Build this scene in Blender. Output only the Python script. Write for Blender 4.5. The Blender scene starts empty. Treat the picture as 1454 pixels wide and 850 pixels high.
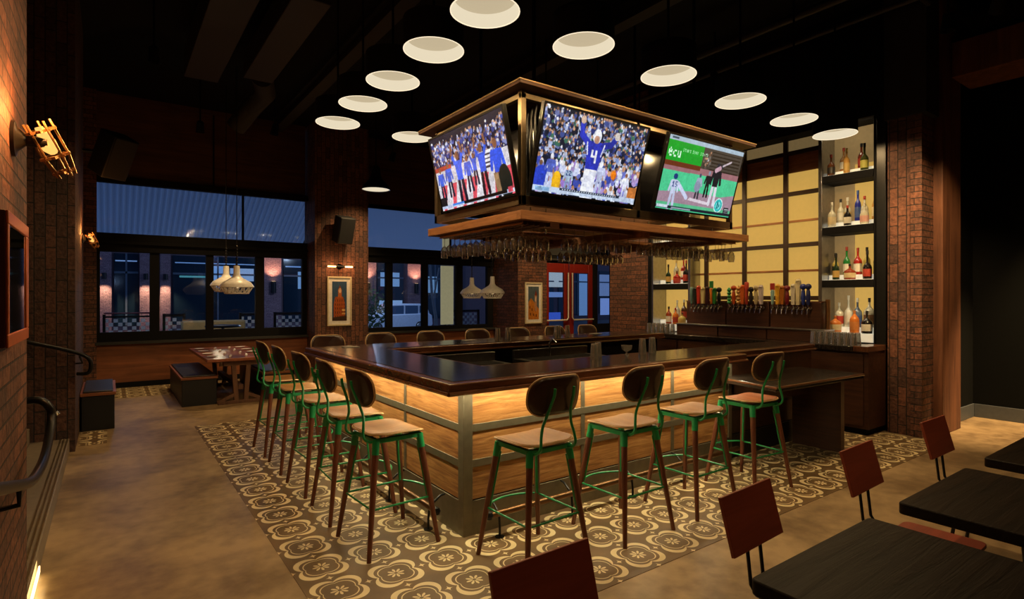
import bpy, bmesh, math, random
import numpy as np
from mathutils import Vector, Matrix
random.seed(7)
R = math.radians
PI = math.pi
S = bpy.context.scene
COL = S.collection
# ---------------------------------------------------------------- camera, world, exposure
cam = bpy.data.cameras.new('camera'); cam.sensor_width = 36; cam.lens = 798 / 1454 * 36; cam.shift_y = -4 / 1454
cam.clip_start = .02; cam.clip_end = 200
co = bpy.data.objects.new('camera', cam); COL.objects.link(co)
co.location = (0, 0, 1.74); co.rotation_euler = (PI / 2, 0, R(54.36 - 90)); S.camera = co
w = bpy.data.worlds.new('dusk'); S.world = w; w.use_nodes = True
bgn = w.node_tree.nodes['Background']; bgn.inputs[0].default_value = (.22, .34, .62, 1); bgn.inputs[1].default_value = .6
S.view_settings.view_transform = 'Standard'; S.view_settings.look = 'None'
S.view_settings.exposure = 0; S.view_settings.gamma = 1; S.view_settings.use_curve_mapping = False
S.cycles.use_denoising = True
S.cycles.max_bounces = 8; S.cycles.transparent_max_bounces = 24; S.cycles.sample_clamp_indirect = 4
S.cycles.caustics_reflective = False; S.cycles.caustics_refractive = False
WARM = (1, .66, .3)
K_DRUM = 34; K_TRACK = 110; K_STRIP = 6.8; K_FILL = 30

def light(name, kind, loc, energy, color=WARM, parent=None, rot=(0, 0, 0), **kw):
    l = bpy.data.lights.new(name, kind); l.energy = energy; l.color = color
    for k, v in kw.items(): setattr(l, k, v)
    o = bpy.data.objects.new(name, l); COL.objects.link(o); o.rotation_euler = rot
    o.location = Vector(loc) - (origin(parent) if parent else Vector())
    if parent: o.parent = parent
    return o

# ---------------------------------------------------------------- object helpers
def origin(o):
    v = Vector()
    while o is not None:
        v = v + o.location; o = o.parent
    return v

def put(o, label=None, cat=None, group=None, kind=None):
    if label: o['label'] = label
    if cat: o['category'] = cat
    if group: o['group'] = group
    if kind: o['kind'] = kind
    return o

def thing(name, label, cat, loc=(0, 0, 0), group=None):
    o = bpy.data.objects.new(name, None); COL.objects.link(o); o.location = loc; o.empty_display_size = .1
    return put(o, label, cat, group)

def copy_tree(o, parent=None):
    c = o.copy(); COL.objects.link(c)
    if parent: c.parent = parent
    for ch in list(o.children): copy_tree(ch, c)
    return c

class MB:
    """collects geometry (world or prototype coordinates) for one mesh"""
    def __init__(s): s.v = []; s.f = []
    def add(s, vs, fs):
        n = len(s.v); s.v += [tuple(p) for p in vs]; s.f += [[i + n for i in f] for f in fs]; return s
    def box(s, x0, x1, y0, y1, z0, z1):
        return s.add([(x0, y0, z0), (x1, y0, z0), (x1, y1, z0), (x0, y1, z0), (x0, y0, z1), (x1, y0, z1), (x1, y1, z1), (x0, y1, z1)],
                     [(0, 3, 2, 1), (4, 5, 6, 7), (0, 1, 5, 4), (1, 2, 6, 5), (2, 3, 7, 6), (3, 0, 4, 7)])
    def rbox(s, c, size, rot):
        m = Matrix.Rotation(rot[2], 3, 'Z') @ Matrix.Rotation(rot[1], 3, 'Y') @ Matrix.Rotation(rot[0], 3, 'X')
        t = MB().box(-size[0] / 2, size[0] / 2, -size[1] / 2, size[1] / 2, -size[2] / 2, size[2] / 2)
        return s.add([m @ Vector(p) + Vector(c) for p in t.v], t.f)
    def tube(s, pts, r, n=8, cap=True):
        pts = [Vector(p) for p in pts]; m = len(pts)
        rs = r if isinstance(r, (list, tuple)) else [r] * m
        t0 = (pts[1] - pts[0]).normalized()
        a = Vector((0, 0, 1)) if abs(t0.z) < .9 else Vector((1, 0, 0))
        u = t0.cross(a).normalized(); vs = []
        for i, p in enumerate(pts):
            t = (pts[min(i + 1, m - 1)] - pts[max(i - 1, 0)]).normalized()
            u = (u - t * u.dot(t)).normalized(); w_ = t.cross(u)
            for k in range(n):
                an = 2 * PI * k / n
                vs.append(p + (u * math.cos(an) + w_ * math.sin(an)) * rs[i])
        fs = [(i * n + k, i * n + (k + 1) % n, (i + 1) * n + (k + 1) % n, (i + 1) * n + k) for i in range(m - 1) for k in range(n)]
        if cap: fs += [list(range(n))[::-1], [(m - 1) * n + k for k in range(n)]]
        return s.add(vs, fs)
    def lathe(s, prof, c=(0, 0, 0), n=24, mat3=None, close=False):
        vs = []; fs = []; m = len(prof)
        for r, z in prof:
            for k in range(n):
                an = 2 * PI * k / n; p = Vector((r * math.cos(an), r * math.sin(an), z))
                if mat3 is not None: p = mat3 @ p
                vs.append(p + Vector(c))
        for i in range(m - 1):
            for k in range(n): fs.append((i * n + k, i * n + (k + 1) % n, (i + 1) * n + (k + 1) % n, (i + 1) * n + k))
        if close: fs += [list(range(n))[::-1], [(m - 1) * n + k for k in range(n)]]
        return s.add(vs, fs)
    def prism(s, poly, z0, z1):
        n = len(poly)
        a = sum(poly[i][0] * poly[(i + 1) % n][1] - poly[(i + 1) % n][0] * poly[i][1] for i in range(n))
        if a < 0: poly = poly[::-1]
        return s.add([(x, y, z0) for x, y in poly] + [(x, y, z1) for x, y in poly],
                     [list(range(n))[::-1], list(range(n, 2 * n))] + [(i, (i + 1) % n, n + (i + 1) % n, n + i) for i in range(n)])
    def xf(s, m):
        s.v = [tuple(m @ Vector(p)) for p in s.v]; return s
    def build(s, name, mat, parent=None, bev=0, smooth=True, label=None, cat=None, group=None, kind=None, loc=None):
        base = origin(parent) if parent else (Vector(loc) if loc else Vector())
        me = bpy.data.meshes.new(name)
        me.from_pydata([tuple(Vector(p) - base) for p in s.v], [], s.f); me.update()
        if mat: me.materials.append(mat)
        if smooth:
            me.shade_smooth(); me.set_sharp_from_angle(angle=R(38))
        o = bpy.data.objects.new(name, me); COL.objects.link(o)
        if parent: o.parent = parent
        elif loc: o.location = loc
        if bev:
            b = o.modifiers.new('bevel', 'BEVEL'); b.width = bev; b.segments = 2; b.limit_method = 'ANGLE'; b.angle_limit = R(40)
        return put(o, label, cat, group, kind)

def roundrect(w_, h, r, n=5):
    out = []
    for cx, cy, a0 in ((w_ / 2 - r, h / 2 - r, 0), (-w_ / 2 + r, h / 2 - r, 90), (-w_ / 2 + r, -h / 2 + r, 180), (w_ / 2 - r, -h / 2 + r, 270)):
        for k in range(n + 1):
            a = R(a0 + 90 * k / n); out.append((cx + r * math.cos(a), cy + r * math.sin(a)))
    return out

# ---------------------------------------------------------------- materials
class E:
    """tiny expression builder over shader math nodes"""
    def __init__(s, nt, x): s.nt = nt; s.x = x
    def op(s, o, *a):
        n = s.nt.nodes.new('ShaderNodeMath'); n.operation = o
        for i, v in enumerate((s,) + a):
            v = v.x if isinstance(v, E) else v
            if isinstance(v, (int, float)): n.inputs[i].default_value = v
            else: s.nt.links.new(v, n.inputs[i])
        return E(s.nt, n.outputs[0])
    def __add__(s, o): return s.op('ADD', o)
    def __sub__(s, o): return s.op('SUBTRACT', o)
    def __mul__(s, o): return s.op('MULTIPLY', o)
    def __truediv__(s, o): return s.op('DIVIDE', o)
    def __lt__(s, o): return s.op('LESS_THAN', o)
    def __gt__(s, o): return s.op('GREATER_THAN', o)
    def abs(s): return s.op('ABSOLUTE')
    def sqrt(s): return s.op('SQRT')
    def max(s, o): return s.op('MAXIMUM', o)
    def min(s, o): return s.op('MINIMUM', o)

def newmat(name):
    m = bpy.data.materials.new(name); m.use_nodes = True
    return m, m.node_tree, m.node_tree.nodes['Principled BSDF']

def plain(name, c, rough=.5, metal=0, spec=None, emit=0, ecol=None, coat=0):
    m, nt, b = newmat(name)
    # slight mottling keeps every surface from reading as flat paint
    no = nt.nodes.new('ShaderNodeTexNoise'); no.inputs['Scale'].default_value = 18; no.inputs['Detail'].default_value = 4
    rp = nt.nodes.new('ShaderNodeValToRGB')
    rp.color_ramp.elements[0].position = .3; rp.color_ramp.elements[0].color = (c[0] * .82, c[1] * .82, c[2] * .82, 1)
    rp.color_ramp.elements[1].position = .7; rp.color_ramp.elements[1].color = (c[0], c[1], c[2], 1)
    tc = nt.nodes.new('ShaderNodeTexCoord'); nt.links.new(tc.outputs['Object'], no.inputs['Vector'])
    nt.links.new(no.outputs['Fac'], rp.inputs[0]); nt.links.new(rp.outputs[0], b.inputs['Base Color'])
    b.inputs['Roughness'].default_value = rough; b.inputs['Metallic'].default_value = metal
    if spec is not None: b.inputs['Specular IOR Level'].default_value = spec
    if coat: b.inputs['Coat Weight'].default_value = coat; b.inputs['Coat Roughness'].default_value = .12
    if emit:
        b.inputs['Emission Color'].default_value = (*(ecol or c), 1); b.inputs['Emission Strength'].default_value = emit
    return m

def wood(name, c1, c2, axis=0, rough=.45, scale=1., bump=.15, coat=0, c3=None):
    m, nt, b = newmat(name)
    tc = nt.nodes.new('ShaderNodeTexCoord'); mp = nt.nodes.new('ShaderNodeMapping')
    sc = [22 * scale] * 3; sc[axis] = 1.6 * scale
    mp.inputs['Scale'].default_value = sc
    nt.links.new(tc.outputs['Object'], mp.inputs['Vector'])
    n1 = nt.nodes.new('ShaderNodeTexNoise'); n1.inputs['Scale'].default_value = 1; n1.inputs['Detail'].default_value = 6; n1.inputs['Roughness'].default_value = .62
    n1.inputs['Distortion'].default_value = .9
    nt.links.new(mp.outputs[0], n1.inputs['Vector'])
    n2 = nt.nodes.new('ShaderNodeTexNoise'); n2.inputs['Scale'].default_value = 2.2; n2.inputs['Detail'].default_value = 3
    nt.links.new(tc.outputs['Object'], n2.inputs['Vector'])
    mix = E(nt, n1.outputs['Fac']) * .75 + E(nt, n2.outputs['Fac']) * .25
    rp = nt.nodes.new('ShaderNodeValToRGB'); e = rp.color_ramp.elements
    e[0].position = .36; e[0].color = (*c2, 1); e[1].position = .62; e[1].color = (*c1, 1)
    if c3: k = e.new(.5); k.color = (*c3, 1)
    nt.links.new(mix.x, rp.inputs[0]); nt.links.new(rp.outputs[0], b.inputs['Base Color'])
    b.inputs['Roughness'].default_value = rough
    if coat: b.inputs['Coat Weight'].default_value = coat; b.inputs['Coat Roughness'].default_value = .15
    bp = nt.nodes.new('ShaderNodeBump'); bp.inputs['Strength'].default_value = bump; bp.inputs['Distance'].default_value = .01
    nt.links.new(mix.x, bp.inputs['Height']); nt.links.new(bp.outputs[0], b.inputs['Normal'])
    return m

def brick(name, ca, cb, mortar, upright=False, rough=.75):
    m, nt, b = newmat(name)
    g = nt.nodes.new('ShaderNodeNewGeometry'); sp = nt.nodes.new('ShaderNodeSeparateXYZ'); nt.links.new(g.outputs['Position'], sp.inputs[0])
    sn = nt.nodes.new('ShaderNodeSeparateXYZ'); nt.links.new(g.outputs['True Normal'], sn.inputs[0])
    x, y, z = [E(nt, sp.outputs[i]) for i in range(3)]
    fx = E(nt, sn.outputs[0]).abs() > .5
    u = y * fx + x * (E(nt, nt_val(nt, 1)) - fx)
    cb_ = nt.nodes.new('ShaderNodeCombineXYZ')
    a, c = (z, u) if upright else (u, z)
    nt.links.new(a.x, cb_.inputs[0]); nt.links.new(c.x, cb_.inputs[1])
    t = nt.nodes.new('ShaderNodeTexBrick'); t.inputs['Scale'].default_value = 1
    t.inputs['Brick Width'].default_value = .24; t.inputs['Row Height'].default_value = .080 if not upright else .095
    t.inputs['Mortar Size'].default_value = .006; t.inputs['Mortar Smooth'].default_value = .3; t.inputs['Bias'].default_value = -.1
    t.inputs['Color1'].default_value = (*ca, 1); t.inputs['Color2'].default_value = (*cb, 1); t.inputs['Mortar'].default_value = (*mortar, 1)
    nt.links.new(cb_.outputs[0], t.inputs['Vector'])
    no = nt.nodes.new('ShaderNodeTexNoise'); no.inputs['Scale'].default_value = 26; no.inputs['Detail'].default_value = 5; nt.links.new(g.outputs['Position'], no.inputs['Vector'])
    mx = nt.nodes.new('ShaderNodeMix'); mx.data_type = 'RGBA'; mx.blend_type = 'MULTIPLY'; mx.inputs[0].default_value = .75
    rp = nt.nodes.new('ShaderNodeValToRGB'); rp.color_ramp.elements[0].position = .32; rp.color_ramp.elements[0].color = (.22, .20, .20, 1); rp.color_ramp.elements[1].position = .66
    nt.links.new(no.outputs['Fac'], rp.inputs[0]); nt.links.new(t.outputs['Color'], mx.inputs[6]); nt.links.new(rp.outputs[0], mx.inputs[7])
    nt.links.new(mx.outputs[2], b.inputs['Base Color']); b.inputs['Roughness'].default_value = rough
    hgt = (E(nt, nt_val(nt, 1)) - E(nt, t.outputs['Fac'])) * .8 + E(nt, no.outputs['Fac']) * .5
    bp = nt.nodes.new('ShaderNodeBump'); bp.inputs['Strength'].default_value = 1; bp.inputs['Distance'].default_value = .022
    nt.links.new(hgt.x, bp.inputs['Height']); nt.links.new(bp.outputs[0], b.inputs['Normal'])
    return m

def nt_val(nt, v):
    n = nt.nodes.new('ShaderNodeValue'); n.outputs[0].default_value = v; return n.outputs[0]

def thin_glass(name, tint=(1, 1, 1), refl=.08, rough=.02, body=0):
    m, nt, b = newmat(name); nt.nodes.remove(b)
    tr = nt.nodes.new('ShaderNodeBsdfTransparent'); tr.inputs[0].default_value = (*tint, 1)
    gl = nt.nodes.new('ShaderNodeBsdfGlossy'); gl.inputs['Roughness'].default_value = rough
    fr = nt.nodes.new('ShaderNodeLayerWeight'); fr.inputs[0].default_value = .2
    f = E(nt, fr.outputs['Fresnel']) * .9 + refl
    mx = nt.nodes.new('ShaderNodeMixShader'); nt.links.new(f.x, mx.inputs[0]); nt.links.new(tr.outputs[0], mx.inputs[1]); nt.links.new(gl.outputs[0], mx.inputs[2])
    out = mx.outputs[0]
    if body:
        d = nt.nodes.new('ShaderNodeBsdfDiffuse'); d.inputs[0].default_value = (.8, .76, .68, 1)
        m2 = nt.nodes.new('ShaderNodeMixShader'); m2.inputs[0].default_value = body; nt.links.new(out, m2.inputs[1]); nt.links.new(d.outputs[0], m2.inputs[2]); out = m2.outputs[0]
    nt.links.new(out, nt.nodes['Material Output'].inputs[0]); return m

def attr_mat(name, emit):
    m, nt, b = newmat(name)
    a = nt.nodes.new('ShaderNodeVertexColor'); a.layer_name = 'shade'
    if emit:
        b.inputs['Base Color'].default_value = (.01, .01, .012, 1); b.inputs['Roughness'].default_value = .25
        nt.links.new(a.outputs[0], b.inputs['Emission Color']); b.inputs['Emission Strength'].default_value = emit
    else:
        nt.links.new(a.outputs[0], b.inputs['Base Color']); b.inputs['Roughness'].default_value = .35
    return m

def concrete(name, c1, c2, rough=.42):
    m, nt, b = newmat(name)
    g = nt.nodes.new('ShaderNodeNewGeometry')
    n1 = nt.nodes.new('ShaderNodeTexNoise'); n1.inputs['Scale'].default_value = 1.3; n1.inputs['Detail'].default_value = 7; n1.inputs['Roughness'].default_value = .6
    n2 = nt.nodes.new('ShaderNodeTexNoise'); n2.inputs['Scale'].default_value = 9; n2.inputs['Detail'].default_value = 5
    for n in (n1, n2): nt.links.new(g.outputs['Position'], n.inputs['Vector'])
    f = E(nt, n1.outputs['Fac']) * .7 + E(nt, n2.outputs['Fac']) * .3
    rp = nt.nodes.new('ShaderNodeValToRGB'); e = rp.color_ramp.elements
    e[0].position = .38; e[0].color = (*c2, 1); e[1].position = .6; e[1].color = (*c1, 1)
    nt.links.new(f.x, rp.inputs[0]); nt.links.new(rp.outputs[0], b.inputs['Base Color'])
    rr = f * .3 + (rough - .15); nt.links.new(rr.x, b.inputs['Roughness']); return m

def tile_mat(name, p, x0, y0):
    m, nt, b = newmat(name)
    g = nt.nodes.new('ShaderNodeNewGeometry'); sp = nt.nodes.new('ShaderNodeSeparateXYZ'); nt.links.new(g.outputs['Position'], sp.inputs[0])
    def cell(i, o):
        t = (E(nt, sp.outputs[i]) - o) / p + .5
        return t - t.op('FLOOR') - .5
    u, v = cell(0, x0), cell(1, y0)
    a, c = u.abs(), v.abs()
    def circ(cx, r): return (((a - cx) * (a - cx) + (c - cx) * (c - cx)).sqrt()) < r
    one = E(nt, nt_val(nt, 1))
    outer = circ(.190, .240) * (one - circ(.122, .226)) * (one - circ(.0, .24))
    ring = circ(.092, .204) * (one - circ(.080, .198)) * (one - circ(.0, .20))
    r = (u * u + v * v).sqrt(); th = v.op('ARCTAN2', u)
    cs = (th * 4).op('COSINE').abs(); pet = (r < (cs.op('POWER', .8) * .155)) * (r > .03) * (cs > .55)
    th8 = (th * 4).op('COSINE').abs()
    star = (((a - .5).abs()).sqrt() + c.sqrt()) < .30
    star2 = (((c - .5).abs()).sqrt() + a.sqrt()) < .30
    mask = outer.max(ring).max(pet).max(star).max(star2)
    no = nt.nodes.new('ShaderNodeTexNoise'); no.inputs['Scale'].default_value = 3; no.inputs['Detail'].default_value = 6; nt.links.new(g.outputs['Position'], no.inputs['Vector'])
    def ramp(c1, c2):
        rp = nt.nodes.new('ShaderNodeValToRGB'); e = rp.color_ramp.elements
        e[0].position = .35; e[0].color = (*c2, 1); e[1].position = .65; e[1].color = (*c1, 1); nt.links.new(no.outputs['Fac'], rp.inputs[0]); return rp
    d, l = ramp((.19, .118, .052), (.115, .070, .032)), ramp((.82, .69, .41), (.68, .55, .32))
    mx = nt.nodes.new('ShaderNodeMix'); mx.data_type = 'RGBA'; nt.links.new(mask.x, mx.inputs[0])
    nt.links.new(d.outputs[0], mx.inputs[6]); nt.links.new(l.outputs[0], mx.inputs[7]); nt.links.new(mx.outputs[2], b.inputs['Base Color'])
    b.inputs['Roughness'].default_value = .45; return m

M = dict(
    floor=concrete('polished_concrete', (.40, .28, .150), (.17, .112, .058)),
    tile=tile_mat('patterned_tile', .3575, 1.11, 3.30),
    brick=brick('red_brick', (.24, .092, .052), (.095, .042, .030), (.030, .022, .018)),
    brickup=brick('upright_brick', (.23, .088, .05), (.085, .038, .028), (.018, .013, .011), True),
    black=plain('black_paint', (.007, .007, .008), .8, 0, .15), dark=plain('dark_paint', (.02, .019, .018), .7),
    wallblack=plain('charcoal_wall', (.0055, .006, .006), .85, 0, .08), base=plain('grey_baseboard', (.085, .095, .11), .5),
    steel=plain('dark_steel', (.20, .17, .115), .42, .6), csteel=plain('canopy_steel', (.34, .25, .15), .34, .9), steelb=plain('blackened_steel', (.05, .047, .042), .4, .7),
    chrome=plain('chrome', (.7, .68, .64), .15, 1), stainless=plain('stainless', (.42, .41, .40), .28, .95),
    bronze=plain('bronze_rail', (.22, .12, .055), .35, .9), brass=plain('aged_brass', (.42, .22, .09), .35, .9), iron=plain('black_iron', (.02, .02, .02), .35, .6),
    counter=wood('black_worktop', (.030, .024, .02), (.014, .011, .009), 0, .16, .6, .03, .3),
    edge=wood('mahogany_edge', (.17, .065, .028), (.07, .026, .012), 0, .25, 1, .05, .4),
    edgey=wood('mahogany_edge_y', (.17, .065, .028), (.07, .026, .012), 1, .25, 1, .05, .4),
    panx=wood('oak_panel_x', (.50, .25, .085), (.20, .075, .022), 0, .5, 1.7, .3, 0, (.38, .17, .05)),
    pany=wood('oak_panel_y', (.50, .25, .085), (.20, .075, .022), 1, .5, 1.7, .3, 0, (.38, .17, .05)),
    pandark=wood('walnut_panel', (.10, .04, .02), (.045, .018, .010), 1, .4, 1, .1),
    rack=wood('rack_timber', (.50, .22, .08), (.24, .095, .035), 0, .5, 1, .2),
    racky=wood('rack_timber_y', (.50, .22, .08), (.24, .095, .035), 1, .5, 1, .2),
    fascia=wood('fascia_timber', (.115, .045, .02), (.05, .02, .010), 0, .6, .5, .2),
    sill=wood('sill_timber', (.30, .10, .04), (.15, .05, .02), 0, .45, .6, .2),
    seat=wood('oak_seat', (.235, .108, .028), (.16, .070, .017), 1, .55, .8, .04),
    seatrd=wood('reddish_seat', (.36, .13, .055), (.2, .06, .025), 1, .35, .8, .04, .2),
    backrest=wood('walnut_back', (.048, .020, .012), (.026, .010, .007), 0, .35, .8, .04, .2),
    ply=plain('ply_edge', (.55, .36, .18), .5),
    leg=wood('walnut_leg', (.19, .062, .03), (.10, .03, .016), 2, .4, 1.5, .05),
    green=plain('green_powder_coat', (.014, .30, .10), .35),
    chair=wood('redwood_ply', (.29, .056, .030), (.19, .035, .019), 0, .4, .6, .03, .1),
    table=wood('ebony_table', (.013, .008, .005), (.004, .003, .002), 0, .5, .9, .6),
    table2=wood('red_table', (.34, .11, .05), (.2, .06, .028), 1, .3, .6, .05, .3),
    timber=wood('trestle_timber', (.16, .075, .04), (.08, .036, .02), 2, .55, 1, .2),
    bench=plain('bench_black', (.006, .006, .007), .5),
    post=wood('rough_post', (.20, .075, .035), (.085, .03, .015), 2, .65, .5, .6),
    glass=thin_glass('clear_glass', (.97, .98, .97), .05), pane=thin_glass('window_glass', (.8, .88, 1), .03),
    wine=thin_glass('stemware_glass', (.97, .96, .94), .24, .08, .03), tumbler=thin_glass('tumbler_glass', (.94, .94, .92), .30, .12, .10),
    white=plain('white_enamel', (.86, .84, .80), .35), lining=plain('lamp_lining', (.08, .07, .05), .6, 0, .1, .78, (1, .87, .63)),
    diffuser=plain('lamp_diffuser', (.08, .07, .05), .6, 0, .1, .52, (1, .82, .53)), rim=plain('lamp_rim', (.9, .8, .6), .5, 0, None, 1.0, (1, .86, .62)),
    bulb=plain('amber_bulb', (.25, .11, .03), .3, 0, None, 1.3, (1, .50, .12)), tubeglow=plain('tube_bulb', (1, .6, .3), .3, 0, None, 5, (1, .52, .2)),
    led=plain('led_tape', (1, .8, .4), .4, 0, None, 4, (1, .74, .30)),
    panel=plain('backlit_panel', (.16, .095, .02), .6, 0, .2, .50, (1, .60, .135)), panelcream=plain('backlit_cream', (.30, .20, .09), .6, 0, .2, .12, (1, .68, .28)),
    box=plain('light_box', (.8, .8, .72), .4, 0, None, .30, (.95, .92, .76)),
    mullion=plain('panel_grid', (.045, .022, .012), .45),
    red=plain('red_door_paint', (.20, .014, .009), .4), concrete2=plain('tread_concrete', (.22, .17, .12), .6),
    nosing=plain('brass_nosing', (.45, .36, .22), .3, .9), speaker=plain('speaker_black', (.014, .014, .016), .6), mat_cream=plain('picture_mount', (.72, .62, .42), .6),
    street=plain('asphalt', (.05, .05, .055), .7), orange=plain('orange_frame', (.50, .13, .035), .35),
    mirror=plain('dark_mirror', (.25, .27, .3), .03, 1), beam=plain('duct_grey', (.028, .025, .022), .6, .1),
)
for q in ('seat', 'table', 'seatrd'): M[q].node_tree.nodes['Principled BSDF'].inputs['Specular IOR Level'].default_value = .12
def obj_color(name, c, rough=.35, **k):
    key = 'c_' + name
    if key not in M: M[key] = plain(name, c, rough, **k)
    return M[key]

# ---------------------------------------------------------------- the room shell
def struct(mb, name, m, bev=0, **k): return mb.build(name, m, None, bev, kind='structure', **k)
struct(MB().box(-4, 14.5, -3, 13.2, -.1, 0), 'floor', M['floor'])
tl = MB(); tl.box(.93, 8.08, 2.395, 8.6, .0005, .003)
struct(tl, 'floor_tile_inlay', M['tile'])
struct(MB().box(-.19, 1.0, 11.75, 13.0, .0005, .003), 'floor_tile_strip', M['tile'])
struct(MB().box(-.29, -.02, 8.25, 9.05, .0005, .003), 'floor_tile_corner', M['tile'])
struct(MB().box(-4, 14.5, -3, 13.4, 5.6, 5.7), 'ceiling', M['black'])
struct(MB().box(-4, 14.5, -3.1, -3, 0, 5.6), 'wall_rear', M['wallblack'])
struct(MB().box(-4.1, -4, -3, 13.4, 0, 5.6), 'wall_stair', M['dark'])
struct(MB().box(-1.0, -.36, -3, 3.98, 0, 5.6), 'wall_left', M['brick'])
struct(MB().box(-4, -.31, 8.0, 10.4, 0, 5.6), 'wall_left_pier', brick('dark_upright_brick', (.13, .055, .036), (.055, .028, .022), (.012, .010, .009), True))  # darker copy of the upright brick colours
struct(MB().box(-4, -.19, 13.0, 13.3, 0, 5.6), 'wall_far_end', M['brick'])
struct(MB().box(10.22, 10.4, -3, 2.74, 0, 5.6), 'wall_right', M['wallblack'])
struct(MB().box(9.15, 10.22, 2.74, 3.0, 0, 5.6), 'wall_right_return', M['wallblack'])
struct(MB().box(10.2, 10.22, -3, 2.72, 0, .19), 'baseboard_right', M['base'], .004)
struct(MB().box(9.15, 10.22, 2.72, 2.74, 0, .19), 'baseboard_return', M['base'], .004)
# stepped brick and timber pier at the end of the back bar
struct(MB().box(8.14, 8.62, 2.80, 3.06, 0, 4.0), 'wall_back_pier', M['brickup'])
struct(MB().box(8.12, 8.62, 2.68, 2.80, 0, 4.0), 'wall_back_pier_corner', M['brick'])
struct(MB().box(8.08, 8.70, 2.62, 3.08, 4.0, 5.6), 'wall_back_pier_top', M['dark'])
struct(MB().box(8.50, 9.15, 2.58, 3.0, 0, 5.6), 'trim_post', M['post'], .01)
struct(MB().box(8.80, 9.5, -3, 2.58, 4.55, 5.0), 'trim_header_beam', M['post'], .01)
struct(MB().box(8.62, 9.3, 3.0, 8.0, 0, 5.6), 'wall_back', M['wallblack'])
struct(MB().box(8.15, 8.62, 3.08, 7.0, 4.12, 5.6), 'wall_back_bulkhead', M['black'])
struct(MB().box(8.15, 8.62, 7.02, 8.0, 0, 5.6), 'wall_back_brick', M['brick'])
# far wall: fascia, sill panels, piers
struct(MB().box(-.19, 3.62, 13.1, 13.3, 3.97, 5.6), 'wall_far_fascia', M['fascia'])
struct(MB().box(-.19, 3.75, 13.02, 13.1, 3.9, 4.02), 'trim_window_head', M['black'])
fs = MB(); fs.box(1.75, 1.78, 13.085, 13.12, 4.02, 5.5); struct(fs, 'trim_fascia_joint', M['black'])
struct(MB().box(4.9, 8.76, 13.1, 13.3, 4.0, 5.6), 'wall_far_fascia_middle', M['fascia'])
struct(MB().box(-.19, 3.7, 13.1, 13.3, 0, .85), 'wall_far_sill', M['sill'])
struct(MB().box(4.9, 8.76, 13.1, 13.3, 0, .85), 'wall_far_sill_middle', M['sill'])
struct(MB().box(-.19, 3.7, 13.06, 13.1, 0, .1).box(4.9, 8.76, 13.06, 13.1, 0, .1), 'baseboard_far', M['black'])
struct(MB().box(3.66, 4.87, 12.5, 13.3, 0, 5.6), 'wall_far_pier', M['brickup'])
struct(MB().box(8.76, 9.74, 11.95, 13.3, 0, 5.6), 'wall_far_vestibule_pier', M['brick'])
struct(MB().box(9.74, 14.5, 12.6, 12.75, 2.95, 5.6).box(13.15, 14.5, 12.6, 12.75, 0, 2.95), 'wall_far_entrance', M['dark'])
struct(MB().box(14.5, 14.6, -3, 13.3, 0, 5.6), 'wall_far_side', M['dark'])
# stair up through the left opening
st = MB().box(-.70, -.36, 3.98, 8.0, 0, .155); struct(st, 'floor_step', M['concrete2'], .006)
st2 = MB().box(-1.05, -.70, 3.98, 8.0, 0, .31); struct(st2, 'floor_step_upper', M['concrete2'], .006)
struct(MB().box(-4, -1.05, 3.98, 8.0, 0, .465), 'floor_landing', M['concrete2'])
ns = MB()
for x in (-.375, -.405, -.435): ns.box(x - .006, x + .006, 3.99, 7.98, .155, .159)
for x in (-.72, -.75): ns.box(x - .006, x + .006, 3.99, 7.98, .31, .314)
struct(ns, 'trim_stair_nosing', M['nosing'])
o = struct(MB().box(-.359, -.352, 4.0, 4.6, .01, .05), 'trim_step_light', M['led'])
light('step_glow', 'AREA', (-.345, 4.25, .1), 1.2, (1, .7, .3), None, (0, R(60), 0), shape='RECTANGLE', size=.1, size_y=.5)

# windows: frame, panes
def window(name, x0, x1, panes, zb, zt, pz):
    f = MB()
    f.box(x0, x1, 13.12, 13.24, zb, pz[0]); f.box(x0, x1, 13.08, 13.26, pz[1], 2.95)
    f.box(x0, x1, 13.03, 13.08, 2.74, 2.80)
    f.box(x0, x1, 13.12, 13.24, 3.91, 4.0)
    xs = [x0] + [v for p in panes for v in p] + [x1]
    for a, b in zip(xs[::2], xs[1::2]): f.box(a, b, 13.12, 13.24, pz[0], pz[1])
    f.box((x0 + x1) / 2 + .6 - .02, (x0 + x1) / 2 + .6 + .02, 13.14, 13.2, 2.95, 3.91)
    wd = f.build(name, M['black'], None, .004, kind='structure')
    for a, b in panes: MB().box(a - .005, b + .005, 13.175, 13.181, pz[0], pz[1]).build('pane', M['pane'], wd)
    MB().box(x0, x1, 13.175, 13.181, 2.95, 3.91).build('transom_pane', M['pane'], wd)
    MB().box(x0 - .02, x1 + .02, 12.98, 13.14, zb - .03, zb + .02).build('window_sill', M['dark'], wd, .004)
    return wd
window('window_1', -.19, 3.66, [(-.14, .65), (.81, 1.63), (1.77, 2.58), (2.75, 3.56)], .86, 4, (1.06, 2.6))
w2 = window('window_2', 4.87, 8.76, [(4.95, 5.58), (5.75, 6.57), (6.73, 7.57), (7.77, 8.57)], .86, 4, (.98, 2.58))
MB().box(7.15, 7.52, 13.19, 13.23, 1.0, 2.56).build('glow_strip', obj_color('lit_cream_film', (.6, .5, .28), .6, emit=.32, ecol=(1, .78, .36)), w2)  # pale yellow brightness put in as self-lit strips, no lamp here
MB().box(7.20, 7.45, 13.19, 13.23, 2.96, 3.5).build('glow_strip', M['c_lit_cream_film'], w2)

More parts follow.
